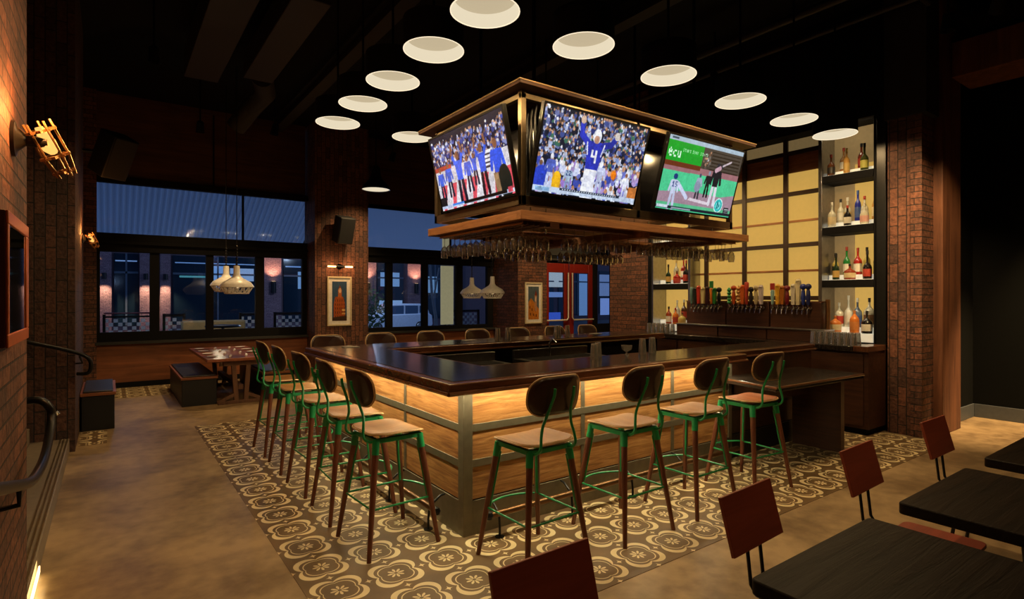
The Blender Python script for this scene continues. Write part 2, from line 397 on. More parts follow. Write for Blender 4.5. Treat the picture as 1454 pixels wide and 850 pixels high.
# entrance doors in the far wall
def door(name, x0, x1, hinge):
    f = MB(); y0, y1 = 12.62, 12.68
    f.box(x0, x0 + .17, y0, y1, 0, 2.72).box(x1 - .17, x1, y0, y1, 0, 2.72).box(x0 + .17, x1 - .17, y0, y1, 2.45, 2.72).box(x0 + .17, x1 - .17, y0, y1, 0, .35)
    d = f.build(name, M['red'], None, .006, kind='structure')
    MB().box(x0 + .165, x1 - .165, 12.648, 12.654, .34, 2.46).build('pane', M['pane'], d)
    s = 1 if hinge else -1; xa, xb = (x0, x1) if hinge else (x1, x0)
    MB().tube([(xb - s * .06, 12.56, 2.45), (xb - s * .06, 12.56, 1.12), (xb - s * .12, 12.55, 1.05), (xa + s * .03, 12.55, 1.05)], .022, 8).build('push_bar', obj_color('satin_metal', (.80, .76, .66), .45, metal=.3), d, label='pale metal push bar')
door('door_1', 10.2, 11.12, True); door('door_2', 11.16, 12.1, False)
f = MB().box(9.74, 10.2, 12.62, 12.7, 0, 2.95).box(12.1, 12.32, 12.62, 12.7, 0, 2.95).box(12.9, 13.15, 12.62, 12.7, 0, 2.95).box(12.32, 12.9, 12.62, 12.7, 0, .9).box(12.32, 12.9, 12.62, 12.7, 2.75, 2.95).box(10.2, 12.1, 12.62, 12.7, 2.72, 2.95)
w3 = f.build('window_3', M['black'], None, .004, kind='structure')
MB().box(12.3, 12.92, 12.65, 12.656, .88, 2.76).build('pane', M['pane'], w3)
struct(MB().box(10.2, 12.1, 12.55, 12.6, 2.80, 2.85), 'trim_door_closer', M['stainless'])

# ---------------------------------------------------------------- ceiling services
duct = MB(); duct.box(.9, 1.35, 5.6, 9.6, 5.0, 5.4); duct.build('air_duct', M['beam'], None, .01, label='long square metal air duct under the dark ceiling', cat='duct')
MB().box(1.6, 2.0, 6.2, 9.0, 4.95, 5.3).build('air_duct', M['beam'], None, .01, label='shorter square air duct nearest the end of the bar', cat='duct')
MB().tube([(1.9, 9.2, 5.1), (2.1, 9.9, 5.1), (2.0, 10.5, 5.0), (1.8, 10.8, 4.7)], .16, 16).build('flexible_duct', M['dark'], None, label='round curved duct hanging near the brick pier', cat='duct')
for x, r, l in ((6.9, .05, 'thicker ceiling pipe running to the back bar'), (7.6, .035, 'thin ceiling pipe nearest the back bar shelves')):
    MB().tube([(x, .3, 5.2), (x, 10, 5.2)], r, 10).build('ceiling_pipe', M['beam'], None, label=l, cat='pipe')
MB().tube([(3.2, 2.6, 5.3), (8.1, 2.6, 5.3)], .03, 8).build('ceiling_pipe', M['beam'], None, label='thin ceiling pipe running along the front of the bar', cat='pipe')
for x, l in ((3.0, 'black steel ceiling beam above the bar stools'), (5.6, 'black steel ceiling beam above the TV cluster')):
    MB().box(x - .1, x + .1, -2.9, 13.0, 5.36, 5.4).box(x - .012, x + .012, -2.9, 13.0, 5.4, 5.58).box(x - .1, x + .1, -2.9, 13.0, 5.56, 5.6).build('ceiling_beam', M['dark'], None, label=l, cat='beam')

# track spotlights that light the floor and tables, some added as fill
def track_spot(loc, aim, energy, label, size=R(70), blend=.8, color=WARM):
    t = thing('track_spotlight', label, 'lamp', loc, 'ceiling track spotlights')
    d = (Vector(aim) - Vector(loc)).normalized(); q = d.to_track_quat('-Z', 'Y')
    m3 = q.to_matrix()
    MB().tube([(loc[0], loc[1], 5.6), (loc[0], loc[1], loc[2] + .04)], .012, 8).build('stem', M['black'], t)
    MB().lathe([(.03, .12), (.055, .1), (.06, 0), (.07, -.08), (.06, -.08), (.05, -.02), (.0, -.02)], loc, 16, m3).build('housing', M['black'], t)
    l = light('lamp', 'SPOT', Vector(loc) + d * .09, energy, color, t, q.to_euler(), spot_size=size, spot_blend=blend, shadow_soft_size=.04)
    return t
for loc, aim, e, lab in (
    ((.9, 5.6, 4.7), (.3, 5.6, 0), 46, 'black track spotlight over the concrete aisle beside the stools'),
    ((.45, 8.2, 4.7), (.5, 8.9, 0), 60, 'black track spotlight over the window benches'),
    ((.6, 3.2, 4.7), (.35, 3.3, 0), 40, 'black track spotlight over the near end of the aisle'),
    ((2.4, 10.6, 4.7), (1.8, 11.0, .7), 150, 'black track spotlight over the window table'),
    ((1.3, 11.2, 4.7), (1.4, 13.1, .6), 70, 'black track spotlight washing the timber sill under the windows'),
    ((1.2, -1.0, 4.7), (2.2, 1.3, .8), 34, 'added fill spotlight over the nearest dining chairs'),  # added fill from behind the camera for chairs and tables
    ((4.4, -.6, 4.7), (4.0, 1.3, .8), 30, 'added fill spotlight over the farther dining chairs'),  # second added fill for the dining chairs
    ((9.8, .9, 4.5), (9.75, 1.95, 0), 1000, 'black track spotlight over the bare floor by the charcoal wall'),
    ((7.4, 2.2, 4.7), (7.2, 2.5, 0), 110, 'black track spotlight over the tiles by the brick pier'),
    ((4.6, 2.0, 4.7), (4.3, 2.5, 0), 110, 'black track spotlight over the tiles in front of the bar'),
    ((4.9, 11.2, 4.7), (4.25, 12.5, 1.5), 130, 'black track spotlight aimed at the framed tower picture'),
    ((8.6, 10.4, 4.7), (9.2, 11.95, 1.4), 150, 'black track spotlight aimed at the framed church picture'),
    ((10.6, 10.6, 4.7), (11.2, 12.6, 1.3), 170, 'added fill spotlight aimed at the red entrance doors'),  # added to brighten the red doors
    ((7.2, 4.95, 4.9), (7.95, 4.9, 1.7), 60, 'added fill spotlight aimed at the beer taps'),  # added to brighten the tap handles
    ((6.3, 1.5, 4.3), (8.7, 2.66, 2.0), 300, 'black track spotlight aimed at the brick and timber pier'),
    ((7.0, 8.8, 4.6), (8.15, 7.5, 1.7), 110, 'black track spotlight aimed at the brick beside the entrance')):
    track_spot(loc, aim, e * K_TRACK / 60, lab, R(46) if 'charcoal' in lab or 'pier' in lab else R(70))

# ---------------------------------------------------------------- drum lights around the bar
def drum():
    t = thing('drum_light', 'x', 'lamp', (0, 0, 0), 'round drum lights over the bar')
    MB().lathe([(.245, 0), (.25, .006), (.25, .25), (.0, .25)], n=40).build('shade', M['black'], t)
    MB().lathe([(.246, .003), (.222, .098)], n=40).build('lining', M['lining'], t)
    MB().lathe([(.224, .096), (.0, .096)], n=40).build('diffuser', M['diffuser'], t)
    MB().lathe([(.243, .0), (.25, 0), (.25, .004), (.243, .004), (.243, 0)], n=40).build('rim', M['rim'], t)
    MB().tube([(0, 0, .25), (0, 0, 1.83)], .012, 8).build('stem', M['black'], t)
    for k in range(3):
        light('lamp', 'SPOT', (.15 * math.cos(k * 2.094), .15 * math.sin(k * 2.094), -.004), K_DRUM / 3, WARM, t, spot_size=R(176), spot_blend=.25, shadow_soft_size=0)
    return t
d0 = drum()
ZL = 3.77
spots = [((2.18, 3.37), 'round drum light hanging over the near corner of the bar')]
for i, y in enumerate((4.15, 4.97, 5.74, 6.54)):
    spots.append(((2.18, y), 'round drum light over the stool side facing the aisle, %s from the corner' % ('second', 'third', 'fourth', 'fifth and last')[i]))
for i, x in enumerate((3.13, 4.19, 5.34, 6.41, 7.40)):
    spots.append(((x, 3.37), 'round drum light over the front of the bar, %s from the corner' % ('second', 'third', 'fourth', 'fifth', 'sixth and last')[i]))
spots.append(((3.14, 6.57), 'round drum light partly hidden behind the TV canopy corner'))
for i, x in enumerate((4.19, 5.34, 6.41, 7.40)):
    spots.append(((x, 6.57), 'round drum light over the far bar leg, %s behind the TV canopy' % ('first', 'second', 'third', 'fourth')[i]))
for i, ((x, y), lab) in enumerate(spots):
    o = d0 if i == 0 else copy_tree(d0)
    o.location = (x, y, ZL); o['label'] = lab

# ---------------------------------------------------------------- bar: worktop, base, rail
outer = [(1.87, 3.34), (5.42, 3.34), (5.42, 3.56), (7.3, 3.56), (7.3, 4.09), (2.62, 4.09), (2.62, 6.03), (7.4, 6.03), (7.4, 6.78), (1.87, 6.78)]
top = MB().prism(outer, 1.085, 1.145).build('bar_worktop', M['edge'], None, .012, label='u-shaped bar worktop with dark top and mahogany edge', cat='bar top', loc=(1.87, 3.34, 1.085))
inn = [(1.95, 3.42), (5.34, 3.42), (5.34, 3.62), (7.22, 3.62), (7.22, 4.04), (2.57, 4.04), (2.57, 6.08), (7.32, 6.08), (7.32, 6.70), (1.95, 6.70)]
MB().prism(inn, 1.1, 1.149).build('dark_surface', M['counter'], top, .002)
lip = MB()
for a, b in zip(outer, outer[1:] + outer[:1]):
    a, b = Vector((*a, 1.075)), Vector((*b, 1.075)); lip.tube([a, b], .016, 8)
lip.build('edge_molding', M['edge'], top)

BX, BY = 2.09, 3.51
base = thing('bar_cabinet', 'timber clad bar front with steel straps and lit upper panels', 'bar', (BX, BY, 0))
def panels_x(xs, zs, m, y):
    for a, b in zip(xs, xs[1:]):
        for z0, z1 in zs:
            MB().box(a + .004, b - .004, y, y + .03, z0, z1).build('wood_panel', m, base, .003)
ZR = [(.255, .52), (.52, .78), (.78, 1.07)]
panels_x([BX + .02, 3.25, 4.42, 5.36], ZR, M['panx'], BY)
panels_x([5.38, 6.3, 7.2], ZR, M['pandark'], BY + .05)
ys = [BY + .02, 4.5, 5.55, 6.6]
for a, b in zip(ys, ys[1:]):
    for z0, z1 in ZR:
        MB().box(BX, BX + .03, a + .004, b - .004, z0, z1).build('wood_panel', M['pany'], base, .003)
core = MB().box(BX + .03, 7.2, BY + .08, 3.95, 0, 1.08).box(BX + .03, 2.55, BY + .08, 6.6, 0, 1.08).box(BX + .03, 7.3, 6.1, 6.6, 0, 1.08)
core.build('carcass', M['black'], base)
for z in (.52, .78):
    MB().box(BX, 5.37, BY - .008, BY, z - .028, z + .028).build('steel_strap', M['steel'], base, .002)
    MB().box(BX - .008, BX, BY, 6.6, z - .028, z + .028).build('steel_strap', M['steel'], base, .002)
    MB().box(5.37, 7.2, BY + .042, BY + .05, z - .02, z + .02).build('steel_strap', M['steelb'], base, .002)
for x in (3.25, 4.42): MB().box(x - .022, x + .022, BY - .006, BY, .25, 1.07).build('upright_strap', M['steel'], base, .002)
for y in (4.5, 5.55): MB().box(BX - .006, BX, y - .022, y + .022, .25, 1.07).build('upright_strap', M['steel'], base, .002)
MB().box(5.33, 5.39, BY - .012, BY + .1, 0, 1.07).build('end_post', M['steel'], base, .003)
MB().prism([(BX - .014, BY - .014), (BX + .065, BY - .014), (BX + .065, BY), (BX, BY), (BX, BY + .065), (BX - .014, BY + .065)], 0, 1.07).build('corner_post', M['steel'], base, .003)
MB().box(BX + .065, 5.36, BY - .012, BY, 0, .25).build('kick_plate', M['steel'], base, .002)
MB().box(BX - .012, BX, BY + .065, 6.6, 0, .25).build('kick_plate', M['steel'], base, .002)
MB().box(5.39, 7.2, BY + .03, BY + .05, 0, .25).build('kick_plate', M['steelb'], base, .002)
# LED tape under the overhang
led = thing('led_strip', 'warm glowing light strip under the bar overhang', 'light strip', (1.94, 3.40, 1.08))
MB().box(1.94, 5.34, 3.392, 3.404, 1.079, 1.084).build('strip_front', M['led'], led)
MB().box(1.93, 1.942, 3.41, 6.6, 1.079, 1.084).build('strip_side', M['led'], led)
light('strip_lamp', 'AREA', (3.65, 3.398, 1.072), K_STRIP * 3.37, (1, .84, .50), led, (0, 0, 0), shape='RECTANGLE', size=3.37, size_y=.02)
light('strip_lamp', 'AREA', (1.936, 5.02, 1.072), K_STRIP * 3.15, (1, .84, .50), led, (0, 0, 0), shape='RECTANGLE', size=.02, size_y=3.15)
# foot rail
fr = thing('foot_rail', 'tubular bronze foot rail in front of the bar kick plate', 'foot rail', (BX, BY, 0))
MB().tube([(2.22, 3.37, .17), (5.3, 3.37, .17)], .024, 12).build('rail', M['bronze'], fr)
MB().tube([(1.95, 3.68, .17), (1.95, 6.5, .17)], .024, 12).build('rail', M['bronze'], fr)
for x in (2.3, 3.0, 3.7, 4.4, 5.1):
    MB().tube([(x, 3.50, .24), (x, 3.46, .235), (x, 3.37, .17), (x, 3.36, .08), (x, 3.36, 0)], .009, 8).lathe([(.0, .006), (.035, .006), (.035, 0)], (x, 3.36, .001), 12).build('bracket', M['iron'], fr)
for y in (3.78, 4.5, 5.2, 5.9):
    MB().tube([(2.08, y, .24), (2.04, y, .235), (1.95, y, .17), (1.94, y, .08), (1.94, y, 0)], .009, 8).lathe([(.0, .006), (.035, .006), (.035, 0)], (1.94, y, .001), 12).build('bracket', M['iron'], fr)
for p in ((2.215, 3.37, .17), (1.95, 3.675, .17)):
    MB().lathe([(0, -.034), (.024, -.024), (.034, 0), (.024, .024), (0, .034)], p, 12).build('end_cap', M['iron'], fr)
# lowered counter beside the stools
lc = thing('lowered_counter', 'dark lowered side counter at the unlit end of the bar', 'counter', (5.1, 2.8, 0))
MB().prism([(5.06, 2.83), (6.73, 2.76), (6.73, 3.5), (5.2, 3.5)], .845, .9).build('counter_top', M['counter'], lc, .006)
MB().tube([(5.2, 3.46, .885), (5.06, 2.83, .885), (6.73, 2.76, .885)], .012, 8).build('edge_trim', M['edge'], lc)
MB().box(5.45, 6.7, 3.30, 3.52, .62, .845).box(6.62, 6.70, 2.95, 3.5, 0, .845).build('support', M['pandark'], lc)
MB().box(6.95, 7.45, 3.28, 3.5, 0, .06).box(6.95, 7.45, 3.38, 3.5, .06, .11).build('floor_threshold', M['stainless'], None, .004, label='low metal threshold step at the gap beside the bar end', cat='threshold')

# underbar equipment
for x0, x1, lab in ((2.8, 4.0, 'stainless ice bin under the far bar leg, closer to the stool side'), (4.3, 5.6, 'stainless sink unit under the far bar leg, in its middle')):
    u = thing('underbar_station', lab, 'sink unit', (x0, 5.55, 0))
    MB().box(x0, x1, 5.55, 6.0, .2, .93).build('cabinet', M['stainless'], u, .006)
    MB().box(x0, x1, 5.95, 6.0, .93, 1.04).build('backsplash', M['stainless'], u, .003)
    MB().box(x0 + .1, x1 - .1, 5.6, 5.9, .925, .935).build('basin', M['black'], u)
    for x in (x0 + .03, x1 - .03): MB().box(x - .02, x + .02, 5.57, 5.61, 0, .2).build('leg', M['steelb'], u)
    if x0 > 4: MB().tube([(4.9, 5.95, .93), (4.9, 5.95, 1.12), (4.9, 5.88, 1.16), (4.9, 5.8, 1.12)], .011, 8).build('faucet', M['chrome'], u)

# ---------------------------------------------------------------- bar stools
def make_stool(label, seatmat):
    t = thing('bar_stool', label, 'bar stool', (0, 0, 0), 'green-framed bar stools')
    # seat: moulded ply, squarish with rounded front corners and a shallow dish
    out = roundrect(.43, .40, .09, 6); v = []; n = len(out); fcs = []
    rings = [1, .96, .75, .5, .25]
    def dish(x, y): return .795 + .018 * (x / .21) ** 2 - .02 * math.exp(-((x / .13) ** 2 + ((y + .03) / .13) ** 2)) - .012 * max(0, (y - .1) / .1) ** 2 + .010 * max(0, (-y - .08) / .12)
    for k, s in enumerate(rings):
        for x, y in out: v.append((x * s, y * s, dish(x * s, y * s)))
    v.append((0, 0, dish(0, 0)))
    for k in range(len(rings) - 1):
        for i in range(n): fcs.append((k * n + i, k * n + (i + 1) % n, (k + 1) * n + (i + 1) % n, (k + 1) * n + i))
    L = (len(rings) - 1) * n
    for i in range(n): fcs.append((L + i, L + (i + 1) % n, len(rings) * n))
    se = MB().add(v, fcs).build('seat', seatmat, t)
    so = se.modifiers.new('ply', 'SOLIDIFY'); so.thickness = .016; so.offset = -1
    ed = []
    eg = MB()
    ring = [(x * 1.003, y * 1.003, dish(x, y) - .009) for x, y in out]
    eg.tube(ring + [ring[0]], .0075, 6, False).build('ply_edge', M['ply'], se)
    # steel frame under the seat
    fr_ = MB()
    for sx in (-1, 1): fr_.box(sx * .165 - .014, sx * .165 + .014, -.175, .175, .742, .775)
    fr_.box(-.165, .165, -.179, -.151, .742, .775).box(-.165, .165, .151, .179, .742, .775)
    fr_.build('seat_frame', M['green'], t, .003)
    for sx in (-1, 1):
        for sy in (-1, 1):
            a, b = Vector((sx * .165, sy * .165, .76)), Vector((sx * .265, sy * .262, 0))
            at = lambda z: a + (b - a) * ((.76 - z) / .76)
            lg = MB().tube([at(.70), at(.4), at(0)], [.0225, .0205, .0155], 12).build('leg', M['leg'], t)
            MB().tube([at(.765), at(.67)], [.026, .0245], 12).build('sleeve', M['green'], lg, label='green steel sleeve')
            off = Vector((-sx, -sy, 0)).normalized() * .022
            MB().tube([at(.70) + off, at(.33) + off * .92], .010, 6).build('brace', M['green'], lg, label='green steel brace inside the leg')
    zz = .32
    c = [Vector((sx * .165, sy * .165, .76)).lerp(Vector((sx * .265, sy * .262, 0)), (.76 - zz) / .76) for sx, sy in ((-1, 1), (1, 1), (1, -1), (-1, -1))]
    bow = [c[0] + (c[1] - c[0]) * k / 12 + Vector((0, .085 * math.sin(PI * k / 12) ** .8, 0)) for k in range(13)]
    MB().tube(bow + [c[2], c[3], c[0]], .0075, 8).build('foot_ring', M['green'], t)
    # backrest
    br = MB(); w_, h = .43, .24; o2 = roundrect(w_, h, .10, 7); nn = len(o2)
    def bp(x, z, s=0): return (x, -.262 + .05 * (1 - (x / .2) ** 2) * -1 + .05 - (z) * .16, 1.115 + z)
    vv = []; ff = []; rr = [1, .8, .55, .3]
    for s in rr:
        for x, z in o2: vv.append(bp(x * s, z * s))
    vv.append(bp(0, 0))
    for k in range(len(rr) - 1):
        for i in range(nn): ff.append((k * nn + i, (k + 1) * nn + i, (k + 1) * nn + (i + 1) % nn, k * nn + (i + 1) % nn))
    L = (len(rr) - 1) * nn
    for i in range(nn): ff.append((L + i, len(rr) * nn, L + (i + 1) % nn))
    bk = br.add(vv, ff).build('backrest', M['backrest'], t)
    so = bk.modifiers.new('ply', 'SOLIDIFY'); so.thickness = .014; so.offset = 0
    rg = [bp(x * 1.01, z * 1.01) for x, z in o2]
    MB().tube(rg + [rg[0]], .0078, 6, False).build('ply_edge', M['ply'], bk)
    for sx in (-1, 1):
        pts = [(sx * .15, -.06, .752), (sx * .15, -.18, .752), (sx * .15, -.225, .765), (sx * .148, -.25, .80), (sx * .14, -.245, .86), (sx * .12, -.238, .93), (sx * .095, -.262, 1.02), (sx * .082, -.30, 1.12), (sx * .08, -.308, 1.17)]
        P = [Vector(p) for p in pts]; sm = []
        for i in range(len(P) - 1):
            p0, p1, p2, p3 = P[max(i - 1, 0)], P[i], P[i + 1], P[min(i + 2, len(P) - 1)]
            for k in range(4):
                u = k / 4
                sm.append(.5 * ((2 * p1) + (p2 - p0) * u + (2 * p0 - 5 * p1 + 4 * p2 - p3) * u * u + (3 * p1 - p0 - 3 * p2 + p3) * u ** 3))
        sm.append(P[-1])
        MB().tube(sm, .0095, 8).build('back_rod', M['green'], t)
    return t
s0 = make_stool('x', M['seat'])
nth = ('nearest the bar corner', 'second from the bar corner', 'third from the bar corner', 'fourth from the bar corner', 'fifth and farthest from the bar corner')
stools = []
for i, (y, dz) in enumerate(((3.80, 3), (4.50, -2), (5.24, 2), (6.02, -1), (6.76, 1))):
    stools.append((1.625, y, -90 + dz, 'green-framed bar stool on the aisle side, ' + nth[i]))
for i, (x, dz) in enumerate(((2.30, 2), (3.155, 1), (3.97, 0), (4.82, -4))):
    stools.append((x, 2.965, dz, 'green-framed bar stool along the lit bar front, ' + nth[i] if i < 3 else 'green-framed bar stool with reddish seat beside the lowered counter'))
for i, x in enumerate((2.30, 3.02, 3.78, 4.58, 5.36, 6.12, 6.86)):
    stools.append((x, 7.08, 180, 'bar stool behind the far bar leg, %s from the aisle' % ('first', 'second', 'third', 'fourth', 'fifth', 'sixth', 'seventh')[i]))
for i, (x, y, rz, lab) in enumerate(stools):
    o = s0 if i == 0 else copy_tree(s0)
    o.location = (x, y, .003); o.rotation_euler.z = R(rz); o['label'] = lab
    if 'reddish' in lab:
        for ch in o.children:
            if ch.name.startswith('seat') and not ch.name.startswith('seat_frame'):
                ch.data = ch.data.copy(); ch.data.materials[0] = M['seatrd']

# ---------------------------------------------------------------- TV canopy and glass rack
tv = thing('tv_canopy', 'timber topped steel canopy box holding the TV screens over the bar', 'canopy', (2.95, 4.0, 2.6))
TX0, TX1, TY0, TY1 = 2.95, 6.67, 3.99, 6.0
MB().box(TX0, TX1, TY0, TY1, 3.635, 3.675).build('roof_slab', M['fascia'], tv, .004)
MB().box(TX0 - .006, TX1 + .006, TY0 - .006, TY0, 3.664, 3.675).box(TX0 - .006, TX0, TY0, TY1, 3.664, 3.675).build('roof_edge', M['ply'], tv)
ps = .055
for x in (3.06, 4.60, 6.30):
    for y in (4.12, 5.75):
        MB().box(x, x + ps, y, y + ps, 2.585, 3.635).build('post', M['csteel'], tv, .003)
fr_ = MB()
for z, dz in ((2.585, .085), (3.56, .05)):
    fr_.box(3.06, 6.36, 4.12, 4.17, z, z + dz).box(3.06, 6.36, 5.755, 5.805, z, z + dz).box(3.06, 3.11, 4.17, 5.76, z, z + dz).box(6.30, 6.355, 4.17, 5.76, z, z + dz)
fr_.build('frame', M['csteel'], tv, .003)
MB().box(3.45, 6.0, 4.5, 5.45, 2.70, 3.56).build('core_panel', obj_color('black_gloss', (.012, .012, .014), .12), tv)
cb = MB()
for y in (4.2, 4.26, 4.32): cb.tube([(3.3, y, 3.56), (3.28, y, 3.45), (3.26, y - .03, 3.2), (3.3, y, 2.8)], .012, 6)
cb.build('cable', M['iron'], tv)
for x in (3.5, 6.1):
    for y in (4.5, 5.5): MB().tube([(x, y, 3.67), (x, y, 5.6)], .02, 8).build('ceiling_rod', M['iron'], tv)
for x, y in ((3.3, 4.3), (3.3, 5.6), (4.55, 4.3), (5.0, 4.3), (4.55, 5.6), (6.2, 4.3), (6.2, 5.6)):
    MB().tube([(x, y, 2.5), (x, y, 2.6)], .008, 8).build('hanger_rod', M['chrome'], tv)

# screen content, drawn as a raster of coloured cells
def hexc(h): return np.array([int(h[i:i + 2], 16) / 255 for i in (0, 2, 4)])
class Cv:
    def __init__(s, w_, h, c, k=1.5): s.k = k; s.w = int(w_ * k); s.h = int(h * k); s.a = np.ones((s.h, s.w, 3)) * hexc(c); s.yy, s.xx = np.mgrid[0:s.h, 0:s.w] / k; s.rg = np.random.default_rng(3)
    def rect(s, x0, y0, x1, y1, c): k = s.k; s.a[max(0, round(y0 * k)):max(0, round(y1 * k)), max(0, round(x0 * k)):max(0, round(x1 * k))] = hexc(c)
    def ell(s, cx, cy, rx, ry, c): s.a[((s.xx - cx) / rx) ** 2 + ((s.yy - cy) / ry) ** 2 < 1] = hexc(c)
    def line(s, x0, y0, x1, y1, r, c):
        dx, dy = x1 - x0, y1 - y0; t = np.clip(((s.xx - x0) * dx + (s.yy - y0) * dy) / (dx * dx + dy * dy + 1e-9), 0, 1)
        s.a[(s.xx - x0 - t * dx) ** 2 + (s.yy - y0 - t * dy) ** 2 < r * r] = hexc(c)
    def poly(s, pts, c):
        ins = np.zeros((s.h, s.w), bool); n = len(pts)
        for i in range(n):
            (x0, y0), (x1, y1) = pts[i], pts[(i + 1) % n]
            if y0 == y1: continue
            ins ^= ((s.yy < y0) != (s.yy < y1)) & (s.xx < (x1 - x0) * (s.yy - y0) / (y1 - y0) + x0)
        s.a[ins] = hexc(c)
    def crowd(s, x0, y0, x1, y1, cols, n, r0, r1):
        for _ in range(n):
            r = s.rg.uniform(r0, r1); x = s.rg.uniform(x0, x1); y = s.rg.uniform(y0, y1)
            s.ell(x, y + r * 1.5, r * 1.25, r * 1.5, cols[s.rg.integers(len(cols))]); s.ell(x, y, r * .7, r * .8, ('c89878', 'b08060', '70503c', 'e0e0e8')[s.rg.integers(4)])
    def glyph(s, txt, x, y, k, c):
        F = {'e': '010101111100011', 'c': '000011100100011', 'u': '000101101101011', '4': '101101111001001', '2': '110001010100111', 'b': '100110101101110', 's': '011100010001110', 't': '010111010010011', 'a': '000011101101011', 'r': '000110100100100', 'y': '101101011001110', 'o': '000010101101010', 'm': '000111111101101', 'v': '000101101101010', '5': '111100110001110', '1': '010110010010111', ' ': '0' * 15}
        for ch in txt:
            for i, b in enumerate(F.get(ch, '0' * 15)):
                if b == '1': s.rect(x + (i % 3) * k, y + (i // 3) * k, x + (i % 3 + 1) * k, y + (i // 3 + 1) * k, c)
            x += 4 * k
    def soften(s, amt=.10):
        rg = s.rg
        for cells, wt in ((14, .9), (40, 1.0)):
            n_ = rg.normal(0, 1, (cells, int(cells * 1.7))); iy = (s.yy * s.k * cells / s.h).astype(int) % cells; ix = (s.xx * s.k * n_.shape[1] / s.w).astype(int) % n_.shape[1]
            s.a = np.clip(s.a * (1 + amt * wt * .5 * n_[iy, ix][..., None]), 0, 1)
        s.a = np.clip(s.a * (1 + rg.normal(0, amt * .4, s.a.shape[:2])[..., None]), 0, 1)
        a = s.a; p = np.pad(a, ((1, 1), (1, 1), (0, 0)), 'edge'); s.a = a * .6 + .1 * (p[:-2, 1:-1] + p[2:, 1:-1] + p[1:-1, :-2] + p[1:-1, 2:])

def raster(cv, name, mat, parent, c00, c10, c01, **k):
    """grid of cells spanning top-left c00, top-right c10, bottom-left c01"""
    c00, c10, c01 = map(Vector, (c00, c10, c01)); base_ = origin(parent); H_, W_ = cv.h, cv.w
    gx = np.linspace(0, 1, W_ + 1); gy = np.linspace(0, 1, H_ + 1)
    P = (np.array(c00 - base_)[None, None] + gx[None, :, None] * np.array(c10 - c00) + gy[:, None, None] * np.array(c01 - c00)).reshape(-1, 3)
    idx = np.arange((H_ + 1) * (W_ + 1)).reshape(H_ + 1, W_ + 1)
    q = np.stack([idx[1:, :-1], idx[1:, 1:], idx[:-1, 1:], idx[:-1, :-1]], -1).reshape(-1, 4)
    me = bpy.data.meshes.new(name); me.from_pydata(P.tolist(), [], q.tolist()); me.update()
    at = me.color_attributes.new('shade', 'FLOAT_COLOR', 'CORNER')
    a = np.clip(cv.a, 0, 1).reshape(-1, 3); a = np.where(a <= .04045, a / 12.92, ((a + .055) / 1.055) ** 2.4)
    at.data.foreach_set('color', np.repeat(np.concatenate([a, np.ones((len(a), 1))], 1), 4, 0).astype(np.float32).ravel())
    me.materials.append(mat); o = bpy.data.objects.new(name, me); COL.objects.link(o); o.parent = parent
    return put(o, **k)

def man(c, x, y, h, shirt, pants, skin='8a5a40', arms='down', head=None):
    """small figure: feet at (x,y), height h"""
    c.line(x - h * .06, y - h * .45, x - h * .09, y, h * .05, pants); c.line(x + h * .06, y - h * .45, x + h * .10, y, h * .05, pants)
    c.poly([(x - h * .13, y - h * .8), (x + h * .13, y - h * .8), (x + h * .10, y - h * .42), (x - h * .10, y - h * .42)], shirt)
    for s in (-1, 1):
        if arms == 'up': c.line(x + s * h * .12, y - h * .77, x + s * h * .2, y - h * .95, h * .04, shirt); c.line(x + s * h * .2, y - h * .95, x + s * h * .17, y - h * 1.12, h * .035, skin)
        else: c.line(x + s * h * .13, y - h * .76, x + s * h * .19, y - h * .5, h * .04, shirt)
    c.ell(x, y - h * .9, h * .065, h * .085, head or skin)
W_, H_ = 176, 100
t1 = Cv(W_, H_, '0a0e2a')
t1.crowd(0, 6, 176, 44, ('3c4a9a', '8890c8', 'c8ccec', '2a2f66', '5a6ab8', '141a44'), 420, 1.2, 2.6)
t1.rect(0, 44, 176, 100, 'd8d4dc'); t1.rect(0, 66, 176, 100, 'e05060')
for x in range(0, 176, 26): t1.poly([(x, 62), (x + 13, 62), (x + 4, 100), (x - 14, 100)], 'dcd8e0')
t1.rect(0, 40, 44, 46, 'b04030'); t1.rect(110, 40, 140, 64, 'e8e8f0')
for k in range(4): t1.rect(112, 44 + 5 * k, 138, 46 + 5 * k, '303040')
for x, y, h, a in ((12, 84, 44, 'down'), (34, 82, 46, 'down'), (84, 82, 46, 'down'), (100, 76, 40, 'up')): man(t1, x, y, h, '3a62d8', '1a1e38', arms=a)
man(t1, 62, 92, 66, '2c62f0', '10162c', arms='up'); man(t1, 118, 90, 62, '2a5ae0', '181020', arms='up')
man(t1, 150, 100, 72, '2c58ea', '0a1020'); t1.ell(160, 84, 13, 22, '0a1a18'); t1.poly([(138, 70), (148, 70), (150, 96), (140, 96)], '9a7a58')
t1.rect(0, 93, 176, 98, 'b8c4e4'); t1.rect(60, 93, 160, 97, '08080c'); t1.rect(30, 93, 60, 96, '3a80e0'); t1.rect(0, 82, 16, 94, '14141c'); t1.rect(163, 91, 172, 97, 'c84858'); t1.soften()
t2 = Cv(W_, H_, '141c2c')
t2.crowd(0, 0, 176, 70, ('2c3a80', '7e92c8', 'a8b4d8', '1c2440', '3a4a88', '3c6a58', '141a2c', '6a74a8', '10182c', '202850', 'b8c0dc'), 900, 1.3, 2.8)
t2.crowd(0, 56, 176, 92, ('6a72c0', 'c8d0f0', '9a78c8', 'e0e4f4', '3a48a0', 'b098d0'), 170, 2.4, 4.4)
t2.ell(34, 84, 7, 12, 'e8b020'); t2.ell(128, 66, 5, 6, 'e07818'); t2.ell(10, 82, 12, 14, '2a40b8'); t2.rect(160, 78, 176, 92, 'c87838')
